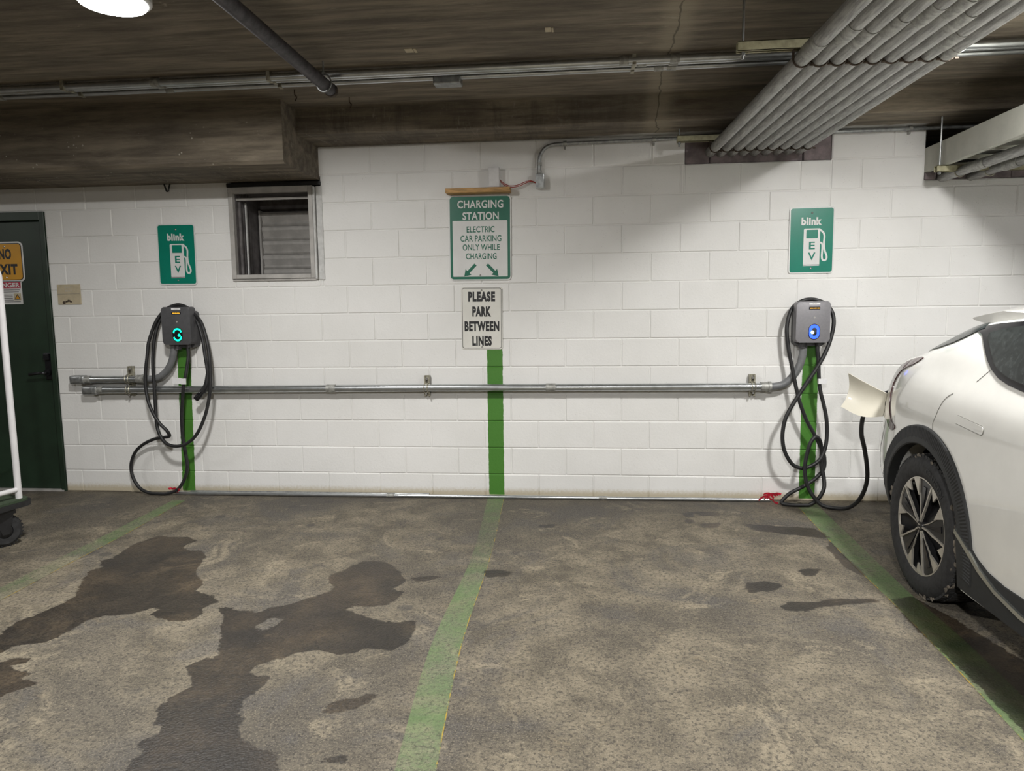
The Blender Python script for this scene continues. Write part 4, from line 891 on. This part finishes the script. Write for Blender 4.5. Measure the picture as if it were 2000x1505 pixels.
# ================================================================== THE CAR
XC = 6.33; HV, HH = 1.687, 0.347          # rear hub
car = thing('electric_car', 'white electric hatchback parked rear to the wall, charging', 'car', (XC, -3.1, 0))
SEC = [  # v, [(half width, height) x 9]  from sill to roof centre
 (0.785, [(.40, .40), (.46, .52), (.47, .74), (.46, .95), (.44, 1.00), (.36, 1.03), (.27, 1.045), (.14, 1.05), (0, 1.05)]),
 (0.80, [(.53, .36), (.62, .50), (.63, .75), (.60, .96), (.56, 1.03), (.46, 1.06), (.34, 1.075), (.18, 1.08), (0, 1.08)]),
 (0.86, [(.66, .32), (.755, .50), (.755, .75), (.715, .98), (.655, 1.075), (.52, 1.09), (.40, 1.10), (.2, 1.105), (0, 1.105)]),
 (1.00, [(.76, .30), (.838, .50), (.832, .75), (.792, .985), (.722, 1.10), (.59, 1.125), (.44, 1.13), (.22, 1.135), (0, 1.135)]),
 (1.20, [(.84, .28), (.895, .50), (.89, .75), (.855, .98), (.797, 1.105), (.685, 1.158), (.52, 1.19), (.25, 1.19), (0, 1.19)]),
 (1.40, [(.88, .24), (.922, .50), (.917, .75), (.885, .98), (.828, 1.105), (.757, 1.19), (.61, 1.258), (.30, 1.275), (0, 1.28)]),
 (1.69, [(.90, .20), (.934, .50), (.930, .75), (.898, .98), (.845, 1.10), (.785, 1.225), (.695, 1.315), (.36, 1.345), (0, 1.35)]),
 (2.00, [(.91, .18), (.935, .45), (.932, .75), (.902, .97), (.85, 1.09), (.788, 1.22), (.70, 1.35), (.36, 1.395), (0, 1.40)]),
 (2.50, [(.91, .18), (.932, .45), (.930, .75), (.905, .96), (.86, 1.06), (.785, 1.22), (.68, 1.38), (.36, 1.435), (0, 1.445)]),
 (3.00, [(.91, .18), (.932, .45), (.930, .75), (.905, .95), (.86, 1.04), (.785, 1.21), (.67, 1.395), (.36, 1.455), (0, 1.465)]),
 (3.50, [(.91, .18), (.932, .45), (.930, .75), (.905, .94), (.86, 1.02), (.785, 1.18), (.66, 1.35), (.35, 1.405), (0, 1.415)]),
 (4.10, [(.91, .18), (.932, .45), (.928, .74), (.90, .92), (.86, .98), (.79, 1.05), (.70, 1.12), (.4, 1.17), (0, 1.18)]),
 (4.55, [(.90, .19), (.932, .45), (.92, .72), (.88, .88), (.83, .93), (.74, .96), (.6, .98), (.3, .995), (0, 1.0)]),
 (5.00, [(.86, .22), (.91, .45), (.89, .68), (.82, .81), (.75, .85), (.65, .875), (.5, .885), (.25, .895), (0, .90)]),
 (5.30, [(.74, .25), (.80, .42), (.78, .60), (.70, .72), (.62, .76), (.52, .78), (.4, .79), (.2, .80), (0, .80)]),
 (5.42, [(.52, .30), (.58, .42), (.56, .56), (.50, .66), (.43, .69), (.36, .70), (.28, .71), (.14, .715), (0, .715)])]
def interp_curve(pts, n):                # resample a polyline of Vectors smoothly to n points per span
    c = []
    m_ = len(pts)
    for i in range(m_ - 1):
        p1, p2 = pts[i], pts[i + 1]; p0 = pts[i - 1] if i else p1 * 2 - p2; p3 = pts[i + 2] if i + 2 < m_ else p2 * 2 - p1
        d01, d12, d23 = [max(1e-5, (a - b).length ** 0.5) for a, b in ((p1, p0), (p2, p1), (p3, p2))]
        m1 = (p2 - p1) + ((p1 - p0) / d01 - (p2 - p0) / (d01 + d12)) * d12
        m2 = (p2 - p1) + ((p3 - p2) / d23 - (p3 - p1) / (d12 + d23)) * d12
        for j in range(n):
            t = j / n; t2 = t * t; t3 = t2 * t
            c.append(p1 * (2 * t3 - 3 * t2 + 1) + m1 * (t3 - 2 * t2 + t) + p2 * (-2 * t3 + 3 * t2) + m2 * (t3 - t2))
    c.append(pts[-1]); return c
cols = [interp_curve([Vector((XC - s[1][j][0], -s[0], s[1][j][1])) for s in SEC], 6) for j in range(9)]
ns = len(cols[0]); rows = [interp_curve([cols[j][i] for j in range(9)], 4) for i in range(ns)]
bm = BM(); ringv = []
for rw in rows:
    right = rw; ctr = rw[-1]
    loop = [Vector(p) for p in right[:-1]] + [Vector((XC, ctr.y, ctr.z))] + [Vector((2 * XC - p.x, p.y, p.z)) for p in reversed(right[:-1])]
    ringv.append([bm.verts.new(p) for p in loop])
for a, b in zip(ringv[:-1], ringv[1:]):
    n = len(a)
    for k in range(n): bm.faces.new((a[k], a[(k + 1) % n], b[(k + 1) % n], b[k]))
bm.faces.new(ringv[0]); bm.faces.new(ringv[-1][::-1])
bmesh.ops.recalc_face_normals(bm, faces=bm.faces)
full = BVHTree.FromBMesh(bm)
body = part('body', bm, 'carpaint', car, 45)
cutters = []
for v in (HV, HV + 2.76):
    for s in (-1, 1):
        cb = BM(); xa, xb = (XC - 1.1, XC - 0.60) if s < 0 else (XC + 0.60, XC + 1.1)
        tube(cb, [(xa, -v, HH), (xb, -v, HH)], 0.412, 56); co = obj('cutter', cb); cutters.append(co)
        md = body.modifiers.new('cut', 'BOOLEAN'); md.operation = 'DIFFERENCE'; md.object = co; md.solver = 'EXACT'
dg = bpy.context.evaluated_depsgraph_get(); dg.update()
nm = bpy.data.meshes.new_from_object(body.evaluated_get(dg)); body.modifiers.clear(); old = body.data; body.data = nm; nm.name = 'body'
nm.materials.clear(); nm.materials.append(M['carpaint'])
for p_ in nm.polygons: p_.material_index = 0
smooth_by_angle(nm, 40)
for co in cutters: bpy.data.objects.remove(co)
def side_hit(v, h, s=-1):
    r = full.ray_cast(Vector((XC + s * 2.0, -v, h)), Vector((-s, 0, 0)))
    return r[0], r[1]
def top_hit(x, v):
    r = full.ray_cast(Vector((x, -v, 3)), Vector((0, 0, -1))); return r[0], r[1]
def cdt(poly, step):
    P = [Vector(p) for p in poly]; n = len(P); ed = [(i, (i + 1) % n) for i in range(n)]
    xs = [p.x for p in P]; ys = [p.y for p in P]; pts = list(P)
    A = np.array([(p.x, p.y) for p in P])
    gx = np.arange(min(xs), max(xs), step); gy = np.arange(min(ys), max(ys), step)
    if len(gx) and len(gy):
        q = np.stack(np.meshgrid(gx, gy), -1).reshape(-1, 2)
        mk = sdf_mask(q, [A], 1.0) > 0.5 + step * 0.45
        pts += [Vector(p) for p in q[mk]]
    V, E_, F, *_ = delaunay_2d_cdt(pts, ed, [], 1, 1e-6)
    return V, F
def patch(name, poly, m, off=0.004, step=0.03, hit=None, parent=None, s=-1, skirt=0.006, resample=None, label=None, relief=None):
    hit = hit or (lambda a, b: side_hit(a, b, s))
    if resample: poly = [(p.x, p.y) for p in catmull([(a, b, 0) for a, b in poly], resample, closed=True)]
    V, F = cdt(poly, step); bm = BM(); top = []; low = []
    for p in V:
        hp, hn = hit(p.x, p.y)
        if hp is None: hp, hn = Vector((XC - 0.5, -p.x, p.y)), Vector((-1, 0, 0))
        o = off + (relief(p.x, p.y) if relief else 0)
        top.append(bm.verts.new(hp + hn * o)); low.append(hp - hn * skirt)
    for f in F:
        try: bm.faces.new([top[i] for i in f])
        except ValueError: pass
    bmesh.ops.recalc_face_normals(bm, faces=bm.faces)
    be = [e for e in bm.edges if len(e.link_faces) == 1]
    mp = {}
    for e in be:
        for v in e.verts:
            if v not in mp: mp[v] = None
    vidx = {v: i for i, v in enumerate(top)}
    for v in mp: mp[v] = bm.verts.new(low[vidx[v]])
    for e in be: bm.faces.new((e.verts[0], e.verts[1], mp[e.verts[1]], mp[e.verts[0]]))
    return part(name, bm, m, parent or car, 50, label)
def arcp(r0, r1, a0, a1, n, cv=HV, ch=HH):
    o = [(cv + r1 * math.cos(math.radians(a0 + (a1 - a0) * i / n)), ch + r1 * math.sin(math.radians(a0 + (a1 - a0) * i / n))) for i in range(n + 1)]
    return o + [(cv + r0 * math.cos(math.radians(a1 + (a0 - a1) * i / n)), ch + r0 * math.sin(math.radians(a1 + (a0 - a1) * i / n))) for i in range(n + 1)]
for s in (-1, 1):
    for cv in (HV, HV + 2.76):
        bm = BM(); NA = 420; prev = None                               # ribbed arch trim, a grid that hugs the body
        for i in range(NA + 1):
            an = math.radians(-14 + 196 * i / NA); rib = 0.0035 * (1 if (i // 2) % 2 else 0); col = []
            for r_, o_ in ((0.402, -0.04), (0.402, 0.010), (0.408, 0.014), (0.432, 0.013), (0.440, 0.010 + rib), (0.480, 0.009 + rib), (0.486, 0.012), (0.492, 0.009), (0.494, -0.006)):
                a_, b_ = cv + r_ * math.cos(an), max(0.21, HH + r_ * math.sin(an))
                hp, hn = side_hit(a_, b_, s)
                while hp is None: b_ += 0.02; hp, hn = side_hit(a_, b_, s)
                col.append(bm.verts.new(Vector((hp.x + s * o_, -a_, b_))))
            if prev:
                for k in range(8): bm.faces.new((prev[k], prev[k + 1], col[k + 1], col[k]))
            prev = col
        part('arch_cladding', bm, 'cladding', car, 25)
        bm = BM(); xo, xi = XC + s * 0.80, XC + s * 0.60
        lathe(bm, [(0.409, xo), (0.409, xi), (0.001, xi)], lambda a, b, q, cv=cv: (q, -cv + a, max(0.12, HH + b)), 48); part('wheel_well', bm, 'void', car, True)
    # sill cladding with satin strip
    patch('sill_cladding', [(2.10, 0.48), (2.155, 0.415), (2.216, 0.374), (2.29, 0.345), (2.40, 0.330), (2.52, 0.330), (3.0, 0.30), (3.6, 0.29), (3.95, 0.33), (3.95, 0.19), (3.0, 0.185), (2.3, 0.185), (2.05, 0.19), (2.05, 0.47)], 'cladding', 0.008, 0.03, s=s)
    patch('sill_strip', [(2.065, 0.455), (2.16, 0.405), (2.252, 0.345), (2.36, 0.300), (2.52, 0.270), (3.0, 0.250), (3.9, 0.255), (3.9, 0.240), (3.0, 0.234), (2.51, 0.252), (2.35, 0.283), (2.24, 0.327), (2.15, 0.385), (2.06, 0.435)], 'chrome', 0.018, 0.02, s=s)
    # side glass with surround and pillars
    gl = [(1.70, 1.305), (1.76, 1.292), (1.805, 1.284), (1.832, 1.276), (1.862, 1.256), (1.896, 1.232), (1.94, 1.202), (1.985, 1.173), (2.044, 1.141), (2.125, 1.110), (2.204, 1.093), (2.313, 1.078), (2.9, 1.045), (3.5, 1.03), (3.95, 1.03), (3.98, 1.045), (3.75, 1.13), (3.5, 1.215), (3.2, 1.30), (2.8, 1.352), (2.4, 1.352), (2.1, 1.345), (1.9, 1.33)]
    gw = patch('window_surround', gl, 'blackgloss', 0.005, 0.04, s=s)
    patch('side_window', [(1.880, 1.285), (1.90, 1.262), (1.94, 1.235), (1.99, 1.201), (2.06, 1.158), (2.10, 1.142), (2.16, 1.126), (2.22, 1.114), (2.30, 1.104), (2.50, 1.090), (2.80, 1.078), (2.80, 1.330), (2.42, 1.336), (2.12, 1.326), (1.95, 1.305)], 'glass', 0.0085, 0.04, s=s)
    patch('side_window', [(2.86, 1.073), (3.88, 1.052), (3.70, 1.120), (3.48, 1.195), (3.18, 1.264), (2.86, 1.306)], 'glass', 0.0085, 0.04, s=s)
    # flush handle, door and panel seams
    for hv in (2.065, 3.02):
        R_ = [(hv + p, 0.907 - 0.075 * p + q) for p, q in rrect(0.226, 0.040, 0.016, 5)]
        r_ = [(hv + p, 0.907 - 0.075 * p + q) for p, q in rrect(0.220, 0.034, 0.013, 5)]
        hs = patch('handle_recess', R_, 'seam', 0.0022, 0.02, s=s, skirt=0.002); patch('door_handle', r_, 'carpaint', 0.0045, 0.02, s=s, skirt=0.003)
    def seam(pts, w=0.0035):
        c = catmull([(a, b, 0) for a, b in pts], 0.02); L, Rr = [], []
        for i, p in enumerate(c):
            d = (c[min(i + 1, len(c) - 1)] - c[max(i - 1, 0)]).normalized(); n = Vector((-d.y, d.x, 0)) * w / 2; L.append(p + n); Rr.append(p - n)
        patch('panel_seam', [(p.x, p.y) for p in L] + [(p.x, p.y) for p in reversed(Rr)], 'seam', 0.0015, 0.5, s=s, skirt=0.002)
    seam([(1.769, 0.835), (1.762, 0.862), (1.776, 0.901), (1.796, 0.957), (1.824, 0.996), (1.86, 1.017)]); seam([(1.983, 1.084), (2.034, 1.138)], 0.0025)
    seam([(2.83, 1.05), (2.84, 0.7), (2.82, 0.30)]); seam([(3.92, 1.03), (3.95, 0.8), (3.93, 0.6), (3.86, 0.36)])
# rear glass on the hatch, windscreen, roof glass
tg = [(XC - 0.735, 1.215), (XC - 0.765, 1.36), (XC - 0.775, 1.50), (XC - 0.765, 1.62), (XC - 0.735, 1.74), (XC - 0.70, 1.84)]
mir = lambda pl: pl + [(2 * XC - a, b) for a, b in reversed(pl)]
patch('rear_window', mir([(XC - 0.60, 0.985), (XC - 0.655, 1.10), (XC - 0.71, 1.24), (XC - 0.752, 1.36), (XC - 0.772, 1.48), (XC - 0.770, 1.60), (XC - 0.757, 1.70), (XC - 0.735, 1.80)]), 'glass', 0.006, 0.04, hit=top_hit)
patch('windscreen', mir([(XC - 0.60, 3.58), (XC - 0.70, 4.05), (XC - 0.76, 4.42)]), 'glass', 0.006, 0.06, hit=top_hit)
# roof spoiler
bm = BM(); spv = []
for w_, tipv, tiph in ((-0.69, 1.60, 1.350), (-0.64, 1.52, 1.352), (-0.45, 1.47, 1.385), (0, 1.45, 1.40), (0.45, 1.47, 1.385), (0.64, 1.52, 1.352), (0.69, 1.60, 1.350)):
    x = XC + w_; rf = lambda v: top_hit(x, v)[0].z
    spv.append([bm.verts.new(q) for q in ((x, -tipv, tiph), (x, -(tipv + 0.10), tiph + 0.016), (x, -1.85, max(tiph + 0.035, rf(1.85) + 0.012)), (x, -2.15, rf(2.15) + 0.008), (x, -2.45, rf(2.45) + 0.002), (x, -2.45, rf(2.45) - 0.02), (x, -1.95, rf(1.95) - 0.012), (x, -(tipv + 0.14), tiph - 0.026), (x, -(tipv + 0.02), tiph - 0.010))])
for a, b in zip(spv[:-1], spv[1:]):
    for k in range(9): bm.faces.new((a[k], a[(k + 1) % 9], b[(k + 1) % 9], b[k]))
bm.faces.new(spv[0]); bm.faces.new(spv[-1][::-1])
part('spoiler', bm, 'carpaint', car, 30)
# wrap-round tail light, built on the rear corner (angle round the corner, height)
OC = Vector((XC - 0.50, -1.30, 0))
def corner_hit(th, h, s=-1):
    d = Vector((-math.cos(th), math.sin(th), 0)); o = Vector((OC.x, OC.y, h)) + d * 2
    if s > 0: o.x = 2 * XC - o.x; d = Vector((-d.x, d.y, 0))
    r = full.ray_cast(o, -d); return r[0], r[1]
D = math.radians
for s in (-1, 1):
    band = [(D(-14), 1.140), (D(-4), 1.104), (D(10), 1.076), (D(19), 1.050), (D(25), 1.01), (D(26), 0.978), (D(22), 0.91), (D(14), 0.846), (D(4), 0.80), (D(-6), 0.774),
            (D(-2), 0.752), (D(14), 0.775), (D(27), 0.83), (D(36), 0.90), (D(41), 0.98), (D(38), 1.05), (D(24), 1.10), (D(6), 1.128)]
    patch('tail_light', band, 'taillight', 0.006, 0.03, hit=lambda a, b, s=s: corner_hit(a, b, s), resample=0.02)
patch('light_bar', [(XC - 0.36, 0.93), (XC + 0.36, 0.93), (XC + 0.36, 1.0), (XC - 0.36, 1.0)], 'taillight', 0.006, 0.05, hit=lambda a, b: full.ray_cast(Vector((a, 1, b)), Vector((0, -1, 0)))[:2])
patch('rear_bumper_trim', [(XC - 0.36, 0.42), (XC + 0.36, 0.42), (XC + 0.36, 0.58), (XC - 0.36, 0.58)], 'cladding', 0.008, 0.05, hit=lambda a, b: full.ray_cast(Vector((a, 1, b)), Vector((0, -1, 0)))[:2])
bm = BM(); box(bm, XC - 0.62, XC + 0.62, -5.0, -1.30, 0.17, 0.34); part('underbody', bm, 'void', car)
for s in (-1, 1):
    patch('head_light', [(XC + s * 0.45, 0.60), (XC + s * 0.74, 0.63), (XC + s * 0.72, 0.69), (XC + s * 0.45, 0.655)], 'glass', 0.006, 0.05, hit=lambda a, b: full.ray_cast(Vector((a, -8, b)), Vector((0, 1, 0)))[:2])
    bm = BM(); q = [(XC + s * 0.90, -3.80, 1.00), (XC + s * 0.98, -3.80, 1.02)]
    box(bm, min(XC + s * 0.93, XC + s * 1.07), max(XC + s * 0.93, XC + s * 1.07), -3.86, -3.74, 1.0, 1.13, 0.03, 3); box(bm, min(XC + s * 0.84, XC + s * 0.95), max(XC + s * 0.84, XC + s * 0.95), -3.83, -3.77, 0.985, 1.02, 0.006, 1); part('side_mirror', bm, 'carpaint', car, True)
# charge flap standing open at the rear corner
hx, hy = 5.542, -0.93
TR, BR = Vector((hx, hy, 0.903)), Vector((5.526, hy, 0.768)); TL, BL = Vector((5.378, -0.78, 1.007)), Vector((5.341, -0.78, 0.804))
fp0, fp1 = Vector((hx, hy, 0)), Vector((5.36, -0.78, 0))
bm = BM(); g = []
NU, NV = 12, 10
nr0 = Vector(((fp1 - fp0).normalized().y, -(fp1 - fp0).normalized().x, 0))
for i in range(NU + 1):
    u = i / NU; rowv = []
    for j in range(NV + 1):
        w_ = j / NV
        left = BL.lerp(TL, w_) + (fp0 - fp1).normalized() * 0.030 * math.sin(math.pi * w_ ** 0.8) * 0.6
        q = BR.lerp(TR, w_).lerp(left, u) + nr0 * (0.022 * math.sin(math.pi * w_) - 0.014 * math.sin(math.pi * u))
        q.z -= 0.026 * math.sin(math.pi * min(1, u * 1.05)) * (1 - w_)
        rowv.append(q)
    g.append(rowv)
fr = [[bm.verts.new(q) for q in r_] for r_ in g]
nrm = Vector(((fp1 - fp0).normalized().y, -(fp1 - fp0).normalized().x, 0))
bk = [[bm.verts.new(q + nrm * -0.012) for q in r_] for r_ in g]
for i in range(NU):
    for j in range(NV):
        bm.faces.new((fr[i][j], fr[i + 1][j], fr[i + 1][j + 1], fr[i][j + 1])); bm.faces.new((bk[i][j], bk[i][j + 1], bk[i + 1][j + 1], bk[i + 1][j]))
for i in range(NU):
    bm.faces.new((fr[i][0], bk[i][0], bk[i + 1][0], fr[i + 1][0])); bm.faces.new((fr[i][NV], fr[i + 1][NV], bk[i + 1][NV], bk[i][NV]))
for j in range(NV):
    bm.faces.new((fr[0][j], fr[0][j + 1], bk[0][j + 1], bk[0][j])); bm.faces.new((fr[NU][j], bk[NU][j], bk[NU][j + 1], fr[NU][j + 1]))
part('charge_flap', bm, 'flap', car, 40, label='open charge port flap at the rear corner')
bm = BM(); box(bm, hx - 0.005, hx + 0.05, hy + 0.005, hy + 0.04, 0.80, 0.89, 0.004, 1); part('flap_hinge', bm, 'black', car)
# plug in the charge port (belongs to the silver charger's cable)
e = z8(795, 765, .72)
bm = BM(); tube(bm, catmull([e + Vector((0, 0, 0.0)), e + Vector((0.01, -0.005, 0.03)), e + Vector((0.06, -0.01, 0.06)), Vector((5.62, -0.84, 0.90))], 0.01), 0.024, 14); part('connector', bm, 'black', cR, True)

def wheel(cv, s):
    xf = XC + s * 0.925
    mp = lambda a, b, q: (xf - s * q, -cv + a, HH + b)
    R0 = 0.346
    prof = [(0.235, 0.012), (0.245, 0.002), (0.270, -0.004), (0.300, -0.006), (0.322, 0.000), (0.336, 0.010), (0.344, 0.026), (R0, 0.05), (R0, 0.17), (0.344, 0.194), (0.330, 0.214), (0.29, 0.225), (0.24, 0.215)]
    bm = BM(); lathe(bm, prof, mp, 72); ty = part('tyre', bm, 'tyre', car, True)
    bm = BM()                                                      # tread blocks
    for i in range(72):
        a0 = math.tau * i / 72
        for q0, q1, sh in ((0.012, 0.046, 0), (0.052, 0.092, 0.02), (0.098, 0.124, 0.04), (0.130, 0.168, 0.02), (0.174, 0.206, 0)):
            vs = []
            for r_ in (0.336, 0.3525 if 0.03 < q0 < 0.17 else 0.3485):
                for q in (q0, q1):
                    for da in (0.0, 0.062): vs.append(bm.verts.new(mp(r_ * math.cos(a0 + da + sh), max(r_ * math.sin(a0 + da + sh), -HH + 0.001), q)))
            for f in ((4, 5, 7, 6), (0, 1, 5, 4), (2, 6, 7, 3), (0, 4, 6, 2), (1, 3, 7, 5)): bm.faces.new([vs[k] for k in f])
    part('tread', bm, 'tyre', ty)
    bm = BM(); lathe(bm, [(0.001, 0.030), (0.05, 0.028), (0.12, 0.050), (0.19, 0.055), (0.225, 0.030), (0.240, 0.014), (0.243, 0.05), (0.23, 0.2), (0.001, 0.2)], mp, 60); rim = part('rim', bm, 'rim_black', car, True)
    bm = BM(); lathe(bm, [(0.2405, 0.014), (0.2385, 0.006), (0.2330, 0.006), (0.2310, 0.016)], mp, 72); part('rim_edge', bm, 'rim_silver', rim, True)
    bm = BM(); lathe(bm, [(0.001, 0.002), (0.022, 0.003), (0.027, 0.010), (0.028, 0.035)], mp, 24); part('hub_cap', bm, 'rim_black', rim, True)
    bm = BM(); box(bm, *sorted((xf - s * 0.0005, xf - s * 0.003)), -cv - 0.011, -cv + 0.011, HH - 0.010, HH - 0.006); box(bm, *sorted((xf - s * 0.0005, xf - s * 0.003)), -cv - 0.011, -cv + 0.011, HH + 0.006, HH + 0.010); part('hub_emblem', bm, 'rim_silver', rim)
    def flat(poly, t0, t1, nm, m):
        bm = BM(); prism(bm, poly, mp, t0, t1); part(nm, bm, m, rim)
    pol = lambda r, a: (r * math.cos(math.radians(a)), r * math.sin(math.radians(a)))
    for k in range(5):
        A = 96 + 72 * k
        # dark paddle of the spoke
        flat([pol(0.026, A - 24), pol(0.10, A - 13), pol(0.225, A - 17), pol(0.232, A), pol(0.225, A + 17), pol(0.10, A + 13), pol(0.026, A + 24)], 0.012, 0.040, 'spoke', 'rim_black')
        # pressed channel down the middle of the paddle
        flat([pol(0.06, A - 4), pol(0.20, A - 4.5), pol(0.20, A + 4.5), pol(0.06, A + 4)], 0.008, 0.013, 'spoke_rib', 'blackgloss')
        def strip(pts, w_):
            L_, R_ = [], []
            for i, p_ in enumerate(pts):
                d_ = (Vector(pts[min(i + 1, len(pts) - 1)]) - Vector(pts[max(i - 1, 0)])).normalized(); n_ = Vector((-d_.y, d_.x)) * w_[i] / 2
                L_.append(tuple(Vector(p_) + n_)); R_.append(tuple(Vector(p_) - n_))
            return L_ + R_[::-1]
        flat(strip([pol(0.024, A + 14), pol(0.07, A + 13), pol(0.125, A + 17), pol(0.180, A + 17), pol(0.234, A + 18)], (0.007, 0.008, 0.009, 0.008, 0.010)), 0.004, 0.014, 'spoke_edge', 'rim_silver')
        flat(strip([pol(0.024, A - 12), pol(0.09, A - 12), pol(0.160, A - 15)], (0.004, 0.004, 0.003)), 0.008, 0.014, 'spoke_edge', 'rim_silver')
        flat([pol(0.234, A - 12), pol(0.234, A - 26), pol(0.150, A - 16)], 0.004, 0.014, 'spoke_flag', 'rim_silver')
        flat([pol(0.234, A + 18), pol(0.234, A + 33), pol(0.185, A + 31)], 0.006, 0.014, 'spoke_flag', 'rim_silver')
    if cv == HV and s < 0:
        r = random.Random(4); bm = BM()
        for a, w_ in ((12, 1.0), (20, 0.9), (4, 1.0), (-4, 0.8), (-15, 0.5), (-36, 0.9), (-42, 0.7), (-64, 0.6), (-78, 0.8), (-84, 0.5), (28, 0.5), (75, 0.4), (100, 0.5), (150, 0.4), (165, 0.6), (178, 0.5), (190, 0.6), (200, 0.4)):
            for k in range(9):
                an = math.radians(180 - a - 180 + r.uniform(-4, 4)); an = math.radians(a + r.uniform(-5, 5))
                rr_ = r.uniform(0.322, 0.343); q = r.uniform(0.004, 0.03); sz = r.uniform(0.007, 0.015) * (0.6 + 0.5 * w_)
                c = Vector(mp(-rr_ * math.cos(an), rr_ * math.sin(an), q)); c.z = max(c.z, sz)
                bmesh.ops.create_icosphere(bm, subdivisions=1, radius=sz, matrix=Matrix.Translation(c) @ Matrix.Rotation(r.uniform(0, 3.1), 4, 'X') @ Matrix.Diagonal((0.45, 0.7 + r.random(), 0.7 + r.random() * 0.8, 1)))
        o = part('mud_clumps', bm, 'mud', ty, True)
        me = None
for cv in (HV, HV + 2.76):
    for s in (-1, 1): wheel(cv, s)
# moulded lettering on the visible tyre shoulder
c_ = []
for i, ch in enumerate('CRUGEN'):
    a = math.radians(76 - i * 6.2); R_ = 0.292
    me = text_mesh(ch, 0.026, 0.030, 0.001, 0.02)
    o = obj('lettering', me, 'cladding', car)
    # glyph x -> tangent (towards the front of the car), glyph z -> radius
    tdir = Vector((0, -math.sin(a), -math.cos(a))); rdir = Vector((0, -math.cos(a), math.sin(a)))
    pos = Vector((XC - 0.932, -HV - R_ * math.cos(a), HH + R_ * math.sin(a)))
    mt = Matrix(((tdir.x, 1, rdir.x, pos.x), (tdir.y, 0, rdir.y, pos.y), (tdir.z, 0, rdir.z, pos.z), (0, 0, 0, 1)))
    me.transform(mt); o.location = -Vector(car.location)
